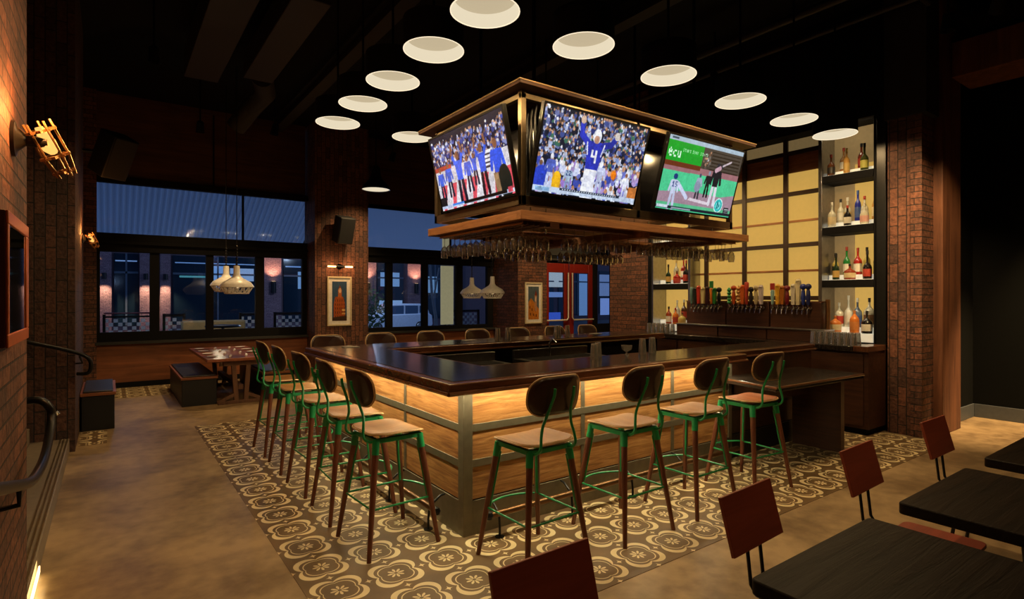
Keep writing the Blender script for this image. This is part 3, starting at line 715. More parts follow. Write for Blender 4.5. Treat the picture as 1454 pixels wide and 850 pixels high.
man(t2, 52, 98, 36, '9fb4cc', '8090b8', head='d8e8f0'); t2.glyph('22', 48, 70, 1.2, '2a3a70'); man(t2, 22, 92, 40, '5060b8', 'c0c8e8', head='e8e8f0'); man(t2, 152, 96, 36, 'd8dcf0', 'c0c4e0'); man(t2, 104, 96, 46, 'c4ccec', 'b0b8dc', head='e0e4f0')
for s in (-1, 1): t2.line(86 + s * 4, 64, 86 + s * 5, 96, 6, 'e4e8f8')
t2.poly([(72, 30), (104, 30), (97, 66), (77, 66)], '2a34b0'); t2.line(75, 33, 62, 24, 4.2, '2c38bc'); t2.line(62, 24, 61, 10, 3.6, '2c38bc'); t2.line(101, 33, 114, 30, 4.2, '222c98'); t2.line(114, 30, 120, 22, 3.6, '222c98')
t2.ell(61, 7, 4, 5, 'd8b8a0'); t2.ell(122, 18, 4.5, 5, 'e0d8d0'); t2.ell(88, 23, 7, 9, 'dfe3ee'); t2.ell(88, 27, 4.5, 5, 'c09078'); t2.glyph('4', 83, 40, 3.2, 'e8e8f4'); t2.line(73, 32, 76, 46, 1, 'e0e0f0'); t2.line(103, 32, 99, 46, 1, 'e0e0f0'); t2.rect(78, 64, 97, 67, 'f0f0f8')
t2.rect(0, 92, 176, 99, 'c4d4ec'); t2.rect(4, 93, 26, 98, '88b0d8'); t2.rect(42, 92, 146, 95, '20283c')
for k in range(24): t2.rect(46 + k * 4, 92.5, 48 + k * 4, 94, 'd8e4f4')
t2.soften()
t3 = Cv(W_, H_, '48c890')
t3.rect(0, 36, 176, 46, '9a6a70'); t3.rect(0, 5, 80, 34, '14a028'); t3.rect(80, 5, 176, 36, '484038'); t3.rect(0, 33, 80, 40, '6a3018')
for k in range(6): t3.rect(100, 9 + 5 * k, 172, 11 + 5 * k, '282018')
t3.crowd(84, 10, 100, 32, ('585048', '403830', '706860'), 30, 1.5, 2.5)
t3.rect(0, 0, 176, 6, 'a8bccc'); t3.rect(6, 1.5, 20, 4, '405060')
t3.glyph('ecu', 4, 16, 2.4, 'd0f4d8'); t3.glyph('start your story', 34, 14, .9, 'a8e8b4'); t3.poly([(0, 46), (176, 44), (176, 80), (0, 74)], '4cc890')
t3.poly([(0, 76), (70, 70), (140, 72), (176, 66), (176, 92), (0, 96)], 'a08494'); t3.poly([(70, 79), (118, 82), (112, 86), (66, 83)], 'd8ccd8'); t3.rect(0, 90, 176, 96, '58b888')
man(t3, 84, 78, 36, 'a0a8c0', '303038', head='404860'); t3.ell(82, 62, 7, 8, '8a90a8'); man(t3, 104, 74, 38, '18181c', '101014', head='8890a8'); t3.line(104, 52, 108, 48, 4, '181820')
man(t3, 122, 84, 62, '181820', 'd8d4e0', head='282830'); t3.line(122, 32, 132, 26, 3, '303038'); t3.line(132, 26, 150, 18, 1.4, 'c8b8c0'); t3.line(118, 34, 126, 30, 3.5, 'c8a0b0')
man(t3, 30, 98, 50, 'c4cce8', 'b8c0dc', head='244080'); t3.line(38, 62, 62, 80, 3.2, 'c4cce8'); t3.glyph('15', 26, 60, 1.6, '485890'); t3.ell(30, 53, 4.5, 4, '1c3878')
t3.ell(142, 84, 11, 11, 'd8f0ec'); t3.ell(142, 84, 9.4, 9.4, '28b8b8'); t3.ell(142, 84, 6, 6, '80e0dc'); t3.glyph('b', 139, 79, 2, '087078')
t3.rect(158, 86, 171, 98, '101820')
for k in range(4): t3.rect(160, 88 + k * 2.6, 170, 89 + k * 2.6, 'c0c8d0')
t3.rect(0, 95, 176, 99, '18202c'); t3.rect(2, 94, 26, 98, 'c8d8e4'); t3.rect(34, 96, 78, 98, '98a8b4'); t3.soften(.04)
SCREEN = attr_mat('screen', 1.0)
def tv_set(label, tl_, tr_, bl_, cv):
    tl_, tr_, bl_ = map(Vector, (tl_, tr_, bl_)); ex = (tr_ - tl_).normalized(); ez = (tl_ - bl_).normalized(); en = ex.cross(ez).normalized()
    w2_, h2 = (tr_ - tl_).length, (tl_ - bl_).length
    t = thing('television', label, 'TV', (tl_ + tr_ + bl_ + (bl_ + tr_ - tl_)) / 4, 'TV screens on the canopy')
    c = origin(t); m = Matrix((ex, ez, en)).transposed()
    def bx_(mb, x0, x1, y0, y1, z0, z1):
        q = MB().box(x0, x1, y0, y1, z0, z1); mb.add([m @ Vector(p) + c for p in q.v], q.f); return mb
    e = .02
    # en points into the canopy side when negative: screen looks along +en
    bx_(MB(), -w2_ / 2 - e, w2_ / 2 + e, -h2 / 2 - e, h2 / 2 + e, -.045, -.004).build('casing', obj_color('tv_black', (.01, .01, .011), .25), t, .004)
    bz = MB(); bx_(bz, -w2_ / 2 - e, w2_ / 2 + e, h2 / 2, h2 / 2 + e, -.004, .004); bx_(bz, -w2_ / 2 - e, w2_ / 2 + e, -h2 / 2 - e, -h2 / 2, -.004, .004)
    bx_(bz, -w2_ / 2 - e, -w2_ / 2, -h2 / 2, h2 / 2, -.004, .004); bx_(bz, w2_ / 2, w2_ / 2 + e, -h2 / 2, h2 / 2, -.004, .004); bz.build('bezel', M['c_tv_black'], t)
    raster(cv, 'screen', SCREEN, t, tl_, tr_, bl_)
    bx_(MB(), -.12, .12, -.1, .1, -.10, -.045).build('wall_mount', M['iron'], t)
tv_set('TV showing basketball players in blue celebrating', (2.815, 5.46, 3.42), (2.815, 4.09, 3.42), (3.025, 5.53, 2.69), t1)
tv_set('TV showing a football player in blue with both arms raised', (3.11, 3.825, 3.435), (4.45, 3.825, 3.435), (3.11, 4.035, 2.70), t2)
tv_set('TV showing a baseball batter at home plate', (4.79, 3.825, 3.45), (6.14, 3.825, 3.45), (4.79, 4.035, 2.705), t3)

# hanging rack for stemware
rk = thing('glass_rack', 'timber overhead rack holding upside-down stemware above the bar', 'rack', (3.1, 4.1, 2.4))
RX0, RX1, RY0, RY1, RZ = 3.06, 6.72, 4.12, 5.97, 2.45
MB().box(RX0, RX1, RY0, RY0 + .07, RZ, RZ + .085).build('edge_board', M['rack'], rk, .004)
MB().box(RX0, RX1, RY1 - .07, RY1, RZ, RZ + .085).build('edge_board', M['rack'], rk, .004)
MB().box(RX0, RX0 + .07, RY0 + .07, RY1 - .07, RZ, RZ + .085).build('edge_board', M['racky'], rk, .004)
MB().box(RX1 - .07, RX1, RY0 + .07, RY1 - .07, RZ, RZ + .085).build('edge_board', M['racky'], rk, .004)
MB().box(RX0 + .07, RX1 - .07, RY0 + .07, RY0 + .6, RZ + .03, RZ + .06).build('plank', M['rack'], rk)
MB().box(RX0 + .07, RX1 - .07, RY1 - .6, RY1 - .07, RZ + .03, RZ + .06).build('plank', M['rack'], rk)
MB().box(RX0 + .07, RX0 + .6, RY0 + .6, RY1 - .6, RZ + .03, RZ + .06).build('plank', M['racky'], rk)
for x in (4.75, 6.1): MB().box(x, x + .14, RY0 + .07, RY1 - .07, RZ - .06, RZ + .03).build('cross_beam', M['racky'], rk, .004)
rl = MB()
def rail_x(x0, x1, y): rl.box(x0, x1, y - .014, y + .014, RZ - .028, RZ - .022); rl.box(x0, x1, y - .003, y + .003, RZ - .022, RZ + .03)
glasses = []
def rows(x0, x1, nx, yl, grp):
    for y in yl:
        rail_x(x0 - .05, x1 + .05, y - .027); rail_x(x0 - .05, x1 + .05, y + .027)
        for i in range(nx): glasses.append((x0 + (x1 - x0) * i / (nx - 1), y, grp))
rows(3.74, 4.66, 8, (4.30,), 1); rows(4.98, 6.05, 11, (4.28, 4.42), 3); rows(6.30, 6.58, 3, (4.28, 4.42), 3)
rows(3.80, 4.66, 9, (5.68, 5.82), 2); rows(4.98, 6.0, 11, (5.68, 5.82), 2)
for x in (3.2, 3.34, 3.48):
    for q in (-.027, .027): rl.box(x + q - .014, x + q + .014, 4.25, 5.88, RZ - .028, RZ - .022); rl.box(x + q - .003, x + q + .003, 4.25, 5.88, RZ - .022, RZ + .03)
    for i in range(14): glasses.append((x, 4.30 + i * .117, 0))
rl.build('hanging_rail', M['brass'], rk)
wg = MB().lathe([(.0, .0), (.034, -.001), (.034, -.004), (.012, -.0042), (.006, -.010), (.0042, -.02), (.0042, -.085), (.008, -.095), (.030, -.115), (.041, -.15), (.040, -.19), (.033, -.225), (.0315, -.225), (.038, -.19), (.039, -.15), (.028, -.118), (.004, -.1)], n=14)
wo = wg.build('wine_glass', M['wine'], None, cat='wine glass')
LAB = ['stemmed glass hanging upside down under the rack end above the aisle stools', 'stemmed glass hanging upside down under the rack front, near its corner', 'stemmed glass hanging upside down under the rack edge closest to the doors', 'stemmed glass hanging upside down under the rack front, towards the taps']
GRP = ['stemware on the aisle end of the rack', 'stemware on the front rails near the corner', 'stemware on the rear rails', 'stemware on the front rails near the taps']
for i, (x, y, g) in enumerate(glasses):
    o = wo if i == 0 else wo.copy()
    if i: COL.objects.link(o)
    o.location = (x, y, RZ - .018); o.rotation_euler.z = random.random() * 6; s = random.choice((1, 1, 1.08, .95)); o.scale = (s, s, s)
    o['label'] = LAB[g]; o['group'] = GRP[g]

# ---------------------------------------------------------------- back bar
bb = thing('back_bar_cabinet', 'long dark back bar cabinet under the taps and shelves', 'cabinet', (7.65, 3.08, 0))
MB().box(7.68, 8.6, 3.10, 7.0, .08, 1.05).build('body', M['pandark'], bb)
MB().box(7.62, 8.6, 3.26, 7.0, 1.05, 1.115).build('counter_top', M['counter'], bb, .006)
MB().box(7.62, 8.14, 3.08, 3.255, 1.05, 1.12).build('end_cap', M['edge'], bb, .006)
MB().box(7.72, 8.55, 3.14, 6.96, 0, .08).build('plinth', M['black'], bb)
for y in (3.15, 4.1, 5.05, 6.0):
    d = MB().box(7.655, 7.68, y, y + .9, .12, 1.02).build('door', M['pandark'], bb, .004)
    MB().tube([(7.64, y + .8, .7), (7.625, y + .8, .7), (7.625, y + .8, .9), (7.64, y + .8, .9)], .008, 8).build('handle', M['brass'], d)
# tap tower
tp = thing('tap_tower', 'long dark timber tap wall with a row of colourful beer tap handles', 'tap tower', (7.85, 3.8, 1.115))
for a, b in ((5.31, 6.05), (4.58, 5.29), (3.83, 4.56)): MB().box(8.0, 8.17, a, b, 1.29, 1.66).build('tower_box', M['pandark'], tp, .006)
MB().box(8.02, 8.17, 3.80, 6.08, 1.66, 1.675).build('tower_top', M['edgey'], tp)
MB().box(7.88, 8.17, 3.72, 6.18, 1.27, 1.29).build('drip_ledge', M['stainless'], tp, .003)
for a, b in ((5.39, 6.18), (4.57, 5.37), (3.72, 4.55)): MB().box(7.90, 8.17, a, b, 1.116, 1.27).build('ledge_panel', M['pandark'], tp, .004)
MB().tube([(8.1, 3.78, 1.29), (8.1, 3.78, 1.7)], .03, 12).build('column', M['brass'], tp)
TAPY = [5.89, 5.82, 5.75, 5.67, 5.58, 5.51, 5.45, 5.37, 5.19, 5.11, 5.03, 4.96, 4.89, 4.82, 4.74, 4.66, 4.48, 4.40, 4.33, 4.26, 4.17, 4.10, 4.03, 3.96]
TAPC = [('teal', '6a9090', 'r', .30), ('dark green', '1a2418', 'p', .30), ('red', 'c03828', 'p', .33), ('cream', 'd8c890', 'p', .30), ('maroon', '38141a', 'p', .31), ('orange', 'd87820', 'f', .40), ('green', '2a8038', 'p', .28), ('black', '16181a', 'k', .30),
        ('green beaded', '2a9a50', 'b', .29), ('orange red', 'c05020', 'k', .34), ('tan', 'd09850', 'b', .32), ('bright orange', 'd86828', 'p', .33), ('scarlet', 'c84838', 'r', .37), ('floral black', '302a2c', 'k', .30), ('pale tan', 'd0c098', 'k', .34), ('lilac white', 'd8ccd0', 'p', .32),
        ('pale teal', '88b0b0', 'f', .34), ('yellow', 'e0a830', 'p', .33), ('amber', 'b06820', 'p', .30), ('wine red', '7a1c28', 'k', .32), ('white', 'dcd4c0', 'p', .33), ('tall cream', 'e0d4ac', 'p', .42), ('blue', '2a3c90', 'k', .35), ('navy', '26306a', 'k', .35)]
def lin(h): return tuple(float(v) for v in np.where(hexc(h) <= .04045, hexc(h) / 12.92, ((hexc(h) + .055) / 1.055) ** 2.4))
for y, (cn, hx, sh, hh) in zip(TAPY, TAPC):
    hh *= .92
    zb = 1.575
    sp = MB().tube([(8.01, y, zb), (7.93, y, zb), (7.90, y, zb - .02), (7.885, y, zb - .085)], [.014, .014, .013, .008], 8).lathe([(.024, 0), (.024, .006), (.0, .006)], (7.99, y, zb), 10, Matrix.Rotation(R(-90), 3, 'Y')).tube([(7.92, y, zb), (7.92, y, zb + .05)], .009, 8).build('beer_tap', M['chrome'], tp)
    z0 = zb + .05; m = obj_color(cn.replace(' ', '_') + '_tap', lin(hx), .35)
    h_ = MB(); fat = 1.25
    if sh == 'p': h_.prism([(7.92 - .016, y - .028), (7.92 + .016, y - .028), (7.92 + .016, y + .028), (7.92 - .016, y + .028)], z0, z0 + hh * .85); h_.v = [(7.92 + (p[0] - 7.92), y + (p[1] - y) * (.6 if p[2] < z0 + .01 else 1), p[2]) for p in h_.v]; h_.lathe([(.024, 0), (.029, .016), (.018, .04), (0, .044)], (7.92, y, z0 + hh * .84), 10)
    elif sh == 'r': h_.lathe([(.0, 0), (.013, 0), (.022, hh * .5), (.027, hh * .93), (.016, hh), (0, hh)], (7.92, y, z0), 12)
    elif sh == 'b': h_.lathe([(0, 0)] + [(.016 + .012 * abs(math.sin(k * PI / 2)), hh * k / 11) for k in range(11)] + [(0, hh)], (7.92, y, z0), 12)
    elif sh == 'k': h_.lathe([(0, 0), (.015, 0), (.026, hh * .3), (.02, hh * .6), (.014, hh * .66)] + [(.036 * math.sin(R(a)), hh * .66 + .042 + -.042 * math.cos(R(a))) for a in (30, 60, 90, 120, 150, 180)], (7.92, y, z0), 14)
    else: h_.lathe([(0, 0), (.013, 0), (.024, hh * .62), (.010, hh * .7), (0, hh * .7)], (7.92, y, z0), 10)
    h_.v = [(7.92 + (p[0] - 7.92) * fat, y + (p[1] - y) * fat, p[2]) for p in h_.v]
    hd = h_.build('tap_handle', m, sp, .002 if sh == 'p' else 0, label=cn + ' tap handle')
    if sh == 'f': MB().box(7.912, 7.928, y - .035, y + .035, z0 + hh * .68, z0 + hh).build('tap_flag', obj_color('green_flag' if cn == 'orange' else 'red_flag', (.03, .22, .05) if cn == 'orange' else (.5, .05, .04)), tp, .004)

# backlit panel wall
pw = thing('backlit_panel_wall', 'yellow backlit panel wall with a dark grid behind the taps', 'wall panel', (8.45, 3.96, 1.115))
YG = [3.97, 4.56, 5.25, 5.97, 6.12]; ZG = [1.12, 1.72, 2.52, 3.30, 3.62, 3.92, 4.12]
for a, b in zip(YG, YG[1:]):
    for k, (c, d) in enumerate(zip(ZG, ZG[1:])):
        m = (M['panel'], M['panel'], M['panel'], M['panel'], M['racky'], M['panelcream'])[k]
        MB().box(8.46, 8.50, a, b, c, d).build('wood_panel' if k == 4 else 'glowing_panel', m, pw)
for y in YG[:4]: MB().box(8.42, 8.46, y - .034, y + .034, 1.12, 4.12).build('mullion', M['mullion'], pw, .003)
for z in (1.72, 2.52, 3.30, 3.92): MB().box(8.425, 8.46, 3.97, 6.12, z - .032, z + .032).build('crossbar', M['mullion'], pw, .003)
for z in (2.13, 2.88): MB().box(8.44, 8.46, 3.97, 6.12, z - .017, z + .017).build('shadow_strip', M['racky'], pw, .002)  # brown strips standing in for thin soft shadows across the panels

def shelf_unit(y0, y1, label, inner):
    t = thing('shelf_unit', label, 'shelf unit', (8.2, y0, 1.117))
    MB().box(8.56, 8.60, y0, y1, 1.117, 4.12).build('back_panel', M['panelcream'] , t)
    MB().box(8.545, 8.56, y0 + .01, y1 - .28 if inner > 0 else y1 - .01, 1.3, 3.60).build('glowing_back', M['panel'], t) if inner > 0 else MB().box(8.545, 8.56, y0 + .28, y1 - .01, 1.3, 3.6).build('glowing_back', M['panel'], t)
    for y, s in ((y0, -1), (y1, 1)):
        MB().box(8.18, 8.60, min(y, y + s * .05), max(y, y + s * .05), 1.117, 4.12).build('side_panel', M['black'] if s == -1 and inner > 0 else M['stainless'], t, .003)
    out = (y0 - .16, y0 - .05) if inner > 0 else (y1 + .05, y1 + .09)
    MB().box(8.14, 8.22, out[0], out[1], 1.117, 4.12).build('frame_post', M['iron'], t, .004)
    for z in (1.97, 2.71, 3.43):
        s = MB().box(8.18, 8.545, y0 + .004, y1 - .004, z - .1, z).build('shelf', M['black'], t, .003)
        MB().box(8.20, 8.54, y0 + .01, y1 - .01, z, z + .006).build('lit_top', M['box'], s)
        MB().box(8.37, 8.54, y0 + .01, y1 - .01, z + .006, z + .075).build('riser', M['box'], s, .002)
    s = MB().box(8.2, 8.545, y0 + .01, y1 - .01, 1.13, 1.24).build('light_box', M['box'], t, .003)
    MB().box(8.37, 8.54, y0 + .01, y1 - .01, 1.24, 1.315).build('riser', M['box'], s, .002)
    MB().box(8.2, 8.54, y0 + .02, y1 - .02, 1.117, 1.13).build('plinth', M['black'], t)
    for z in (1.85, 2.59, 3.31, 4.1): light('shelf_lamp', 'AREA', (8.19, (y0 + y1) / 2, z), 1.0, (1, .84, .56), t, (0, R(-38), 0), shape='RECTANGLE', size=.04, size_y=y1 - y0 - .1)
    return t
shelf_unit(3.24, 3.90, 'lit bottle shelf unit beside the brick and timber pier', 1)
shelf_unit(6.16, 6.93, 'lit bottle shelf unit on the entrance side of the taps', -1)

# bottles
def bottle(x, y, z, body, lab, cap, r, h, nk, text, group, square=False):
    sh = h * nk
    prof = [(0, 0), (r * .95, 0), (r, .008), (r, sh * .80), (r * .85, sh * .92), (r * .42, sh * 1.06), (.0135, sh * 1.16), (.0125, h * .93), (.015, h * .94), (.015, h * .96)]
    n = 4 if square else 18
    t = MB().lathe([(p, q) for p, q in prof], (x, y, z), n).build('bottle', body, None, 0, label=text, cat='bottle', group=group, loc=(x, y, z))
    MB().lathe([(r * 1.012, sh * .18), (r * 1.02, sh * .2), (r * 1.02, sh * .66), (r * 1.012, sh * .68)], (x, y, z), n).build('label_band', lab, t)
    MB().lathe([(.0155, h * .86), (.0165, h * .87), (.0165, h), (0, h)], (x, y, z), 12).build('cap', cap, t)
    return t
def gl(name, c, rough=.08): return obj_color(name + '_glass', c, rough, spec=.6)
def lb(name, c): return obj_color(name + '_label', c, .5)
B = {'amber': gl('amber', (.10, .035, .012)), 'whisky': gl('whisky', (.42, .19, .05)), 'honey': gl('honey', (.55, .30, .08)), 'redbrown': gl('red_brown', (.28, .05, .02)), 'olive': gl('olive', (.05, .06, .018)),
     'clear': gl('pale_clear', (.62, .60, .48)), 'blue': gl('cobalt', (.02, .03, .30)), 'dark': gl('near_black', (.014, .011, .010)), 'green': gl('bottle_green', (.02, .20, .04)), 'dgreen': gl('dark_green', (.015, .035, .014)),
     'red': gl('ruby', (.35, .02, .015)), 'yellow': gl('straw', (.60, .48, .12)), 'orange': gl('orange', (.65, .20, .04)), 'frost': gl('frosted', (.70, .70, .62), .4), 'navy': gl('navy_tint', (.10, .14, .22))}
LBL = {'white': lb('white', (.75, .72, .62)), 'cream': lb('cream', (.70, .58, .34)), 'red': lb('red', (.45, .05, .03)), 'gold': lb('gold', (.55, .36, .10)), 'black': lb('black', (.015, .014, .013)), 'blue': lb('blue', (.05, .10, .30)), 'pink': lb('pink', (.65, .35, .30)), 'olive': lb('olive', (.42, .40, .08)), 'brown': lb('brown', (.22, .11, .05)), 'orange': lb('orange', (.60, .22, .06))}
F_, K_ = 8.28, 8.455
RS = 'bottles on the shelves beside the pier'; LS = 'bottles on the shelves by the entrance side'
T1, T2, T3, T4 = 'top shelf beside the pier', 'second shelf beside the pier', 'third shelf beside the pier', 'lowest lit shelf beside the pier'
data = [ # y, back, z, body, label, cap, r, h, nk, text
 (3.82, 0, 3.436, 'amber', 'black', 'red', .042, .27, .60, 'dark amber bottle with a red cap on the ' + T1), (3.73, 1, 3.506, 'whisky', 'white', 'red', .042, .30, .58, 'whisky bottle with white label and red neck on the ' + T1),
 (3.615, 0, 3.436, 'honey', 'gold', 'gold', .034, .31, .62, 'slim honey-coloured bottle on the ' + T1), (3.50, 1, 3.506, 'redbrown', 'red', 'black', .038, .31, .60, 'red-brown bottle with red label on the ' + T1), (3.39, 0, 3.436, 'olive', 'olive', 'black', .042, .33, .55, 'dark olive bottle with yellow-green label on the ' + T1),
 (3.81, 0, 2.716, 'clear', 'cream', 'white', .044, .31, .60, 'clear bottle with cream label at the inner end of the ' + T2), (3.77, 1, 2.786, 'clear', 'white', 'black', .038, .30, .62, 'clear bottle with white label and black cap on the ' + T2), (3.68, 1, 2.786, 'clear', 'gold', 'white', .038, .31, .60, 'clear bottle with gold label and white cap on the ' + T2),
 (3.605, 0, 2.716, 'dark', 'white', 'red', .040, .25, .62, 'short black bottle with white label and red neck on the ' + T2), (3.545, 1, 2.786, 'blue', 'blue', 'blue', .034, .38, .66, 'tall cobalt blue bottle on the ' + T2), (3.46, 1, 2.786, 'clear', 'white', 'red', .040, .30, .60, 'clear bottle with red cap on the ' + T2), (3.39, 0, 2.716, 'clear', 'pink', 'white', .046, .25, .60, 'clear bottle with pink label on the ' + T2), (3.325, 1, 2.786, 'honey', 'cream', 'gold', .036, .36, .62, 'pale amber bottle at the pier end of the ' + T2),
 (3.84, 1, 2.046, 'yellow', 'black', 'black', .038, .28, .6, 'yellow bottle with black label on the ' + T3), (3.755, 0, 1.976, 'dgreen', 'gold', 'black', .038, .32, .52, 'dark green bottle with gold label on the ' + T3), (3.69, 1, 2.046, 'green', 'white', 'red', .040, .35, .58, 'bright green bottle with white label on the ' + T3), (3.575, 0, 1.976, 'redbrown', 'cream', 'black', .062, .19, .62, 'squat round brown bottle on the ' + T3), (3.545, 1, 2.046, 'red', 'white', 'red', .046, .33, .60, 'red aperitif bottle with white label on the ' + T3), (3.43, 1, 2.046, 'yellow', 'olive', 'black', .036, .33, .62, 'straw yellow bottle on the ' + T3), (3.355, 0, 1.976, 'dark', 'red', 'black', .046, .34, .52, 'black bottle with red label on the ' + T3), (3.31, 1, 2.046, 'olive', 'olive', 'gold', .034, .32, .60, 'green-yellow bottle at the pier end of the ' + T3),
 (3.765, 0, 1.246, 'orange', 'cream', 'orange', .066, .20, .70, 'squat orange bottle with cream label on the ' + T4), (3.79, 1, 1.316, 'clear', 'red', 'white', .048, .30, .66, 'clear flask with red neck band on the ' + T4), (3.665, 1, 1.316, 'frost', 'white', 'white', .044, .39, .56, 'tall frosted white bottle on the ' + T4), (3.515, 0, 1.246, 'orange', 'orange', 'orange', .050, .27, .74, 'bright orange bottle on the ' + T4), (3.55, 1, 1.316, 'navy', 'blue', 'white', .050, .36, .60, 'clear bottle with navy label on the ' + T4), (3.36, 0, 1.246, 'dark', 'white', 'black', .056, .27, .60, 'black bottle with white label on the ' + T4), (3.40, 1, 1.316, 'clear', 'brown', 'black', .060, .36, .64, 'wide clear bottle with brown lettering on the ' + T4)]
L1, L2 = 'upper shelf by the entrance side', 'lower lit shelf by the entrance side'
data2 = [(6.66, 0, 1.976, 'dgreen', 'gold', 'black', .040, .31, .55, 'dark green bottle with gold label on the ' + L1), (6.62, 1, 2.046, 'clear', 'cream', 'gold', .042, .32, .62, 'pale bottle with cream label on the ' + L1), (6.47, 0, 1.976, 'red', 'red', 'brown', .056, .20, .62, 'squat ruby bottle on the ' + L1), (6.46, 1, 2.046, 'red', 'white', 'red', .044, .34, .6, 'tall red bottle with white label on the ' + L1), (6.27, 0, 1.976, 'dark', 'red', 'red', .048, .36, .55, 'black bottle with red label on the ' + L1),
 (6.65, 0, 1.246, 'redbrown', 'white', 'black', .046, .28, .66, 'red-brown bottle with white label on the ' + L2), (6.60, 1, 1.316, 'clear', 'white', 'white', .050, .32, .6, 'pale clear bottle with white cap on the ' + L2), (6.50, 0, 1.246, 'orange', 'red', 'red', .046, .26, .66, 'orange bottle with red label on the ' + L2), (6.45, 1, 1.316, 'amber', 'red', 'white', .046, .33, .62, 'amber bottle with red label on the ' + L2), (6.36, 0, 1.246, 'yellow', 'gold', 'brown', .058, .19, .66, 'squat yellow bottle on the ' + L2), (6.31, 1, 1.316, 'orange', 'cream', 'gold', .042, .30, .62, 'bright orange bottle with cream label on the ' + L2)]
for rows_, g in ((data, RS), (data2, LS)):
    for y, bk, z, b, l, c, r, h, nk, tx in rows_: bottle(K_ if bk else F_, y, z, B[b], LBL[l], LBL[c], r * 1.16, h * 1.13, nk, tx, g)

# tumblers
def tumbler(r0, r1, h):
    return MB().lathe([(0, .0), (r0, 0), (r0 + .001, .003), (r1, h), (r1 - .003, h), (r0 - .002, .012), (0, .012)], n=20)
pg = tumbler(.030, .042, .16).build('pint_glass', M['tumbler'], None, cat='glass')
k = 0
def place_glass(proto, x, y, z, label, group=None, flip=False, s=1):
    global k
    if proto.get('used'): o = proto.copy(); COL.objects.link(o)
    else: o = proto
    proto['used'] = 1
    if 'used' in o and o is not proto: del o['used']
    o.location = (x, y, z); o['label'] = label; o.scale = (s, s, s)
    if group: o['group'] = group
    if flip: o.rotation_euler.x = PI; o.location.z = z + .16 * s
    return o
for i, y in enumerate((3.86, 3.78, 3.70, 3.62, 3.54, 3.46, 3.38, 3.30)):
    for j, x in enumerate((7.74, 7.86)): place_glass(pg, x, y, 1.116, 'upside-down pint glass in the rows below the shelves beside the pier', 'pint glasses below the shelves beside the pier', True)
for i, y in enumerate((6.68, 6.58, 6.48, 6.38, 6.28)):
    for x in (7.78, 7.92): place_glass(pg, x, y, 1.116, 'upside-down pint glass in the rows below the entrance side shelves', 'pint glasses below the entrance side shelves', True)
for x, y, lab in ((3.72, 3.86, 'short upside-down pint glass, first of four on the front bar leg from the corner'), (3.86, 3.95, 'tall upside-down pint glass beside the short one on the front bar leg'), (4.44, 3.90, 'upside-down pint glass near the small cut glass bowl, third of four on the front leg'), (4.66, 3.96, 'upside-down pint glass farthest from the corner on the front bar leg')):
    place_glass(pg, x, y, 1.150, lab, None, True, .92 if 'short' in lab else (1.1 if 'tall' in lab else 1))
MB().lathe([(0, .0), (.026, 0), (.012, .02), (.012, .035), (.05, .06), (.056, .10), (.05, .10), (.045, .065), (0, .045)], (4.24, 3.93, 1.150), 12).build('glass_bowl', M['tumbler'], None, label='small footed cut glass bowl on the front bar leg', cat='bowl')
for i, (x, y) in enumerate(((4.32, 6.36), (4.42, 6.50), (4.52, 6.40))): place_glass(pg, x, y, 1.150, 'clear tumbler in the group on the far bar leg, %s from the aisle' % ('first', 'second', 'third')[i], 'tumblers on the far bar leg', i % 2 == 0)
for i, (x, y) in enumerate(((5.40, 6.4), (5.52, 6.5), (5.6, 6.38))): place_glass(pg, x, y, 1.150, 'clear tumbler on the far bar leg below the church picture, %s from the aisle' % ('first', 'second', 'third')[i], 'tumblers below the church picture', True)
for i, (x, y) in enumerate(((2.3, 6.45), (3.95, 6.5), (6.3, 6.5))):
    MB().box(x - .09, x + .09, y - .06, y + .06, 1.150, 1.156).build('folded_napkin', obj_color('linen', (.34, .32, .28), .8), None, .002, label='folded white napkin on the far bar leg, %s from the aisle' % ('first', 'second', 'third')[i], cat='napkin', group='napkins on the far bar leg')
if 'used' in pg: del pg['used']

# ---------------------------------------------------------------- wood chairs and tables by the camera
def make_chair(label):
    t = thing('dining_chair', label, 'chair', (0, 0, 0), 'red plywood dining chairs')
    a = R(17); m = Matrix.Rotation(-a, 4, 'X')  # top leans to -y (chair faces +y)
    b = MB().box(-.215, .215, -.009, .009, -.125, .125); b.xf(Matrix.Translation((0, -.215, .745)) @ Matrix.Rotation(R(15), 4, 'X')); b.build('backrest', M['chair'], t, .003)
    MB().prism([(x, y + .13) for x, y in roundrect(.38, .38, .04, 4)], .42, .438).build('seat', M['chair'], t, .003)
    for sx in (-1, 1):
        MB().tube([(sx * .055, -.254, .82), (sx * .055, -.210, .64), (sx * .055, -.190, .46), (sx * .055, -.165, .425), (sx * .055, -.05, .412)], .0085, 8).build('back_rod', M['iron'], t)
        MB().tube([(sx * .15, .26, .42), (sx * .18, .30, 0)], .011, 8).build('leg', M['iron'], t)
        MB().tube([(sx * .15, -.04, .42), (sx * .18, -.10, 0)], .011, 8).build('leg', M['iron'], t)
    MB().tube([(-.15, -.04, .412), (.15, -.04, .412), (.15, .26, .412), (-.15, .26, .412), (-.15, -.04, .412)], .009, 8).build('seat_frame', M['iron'], t)
    return t
c0 = make_chair('x')
for i, (x, y, rz, lab) in enumerate(((1.20, 1.25, 181, 'red plywood chair back closest to the viewer, below the bar corner'), (2.385, 1.225, 183, 'red plywood chair behind the nearest black table'), (3.58, 1.26, 182, 'red plywood chair behind the second black table'), (4.79, 1.27, 180, 'red plywood chair behind the farthest black table'))):
    o = c0 if i == 0 else copy_tree(c0); o.location = (x, y, 0); o.rotation_euler.z = R(rz); o['label'] = lab
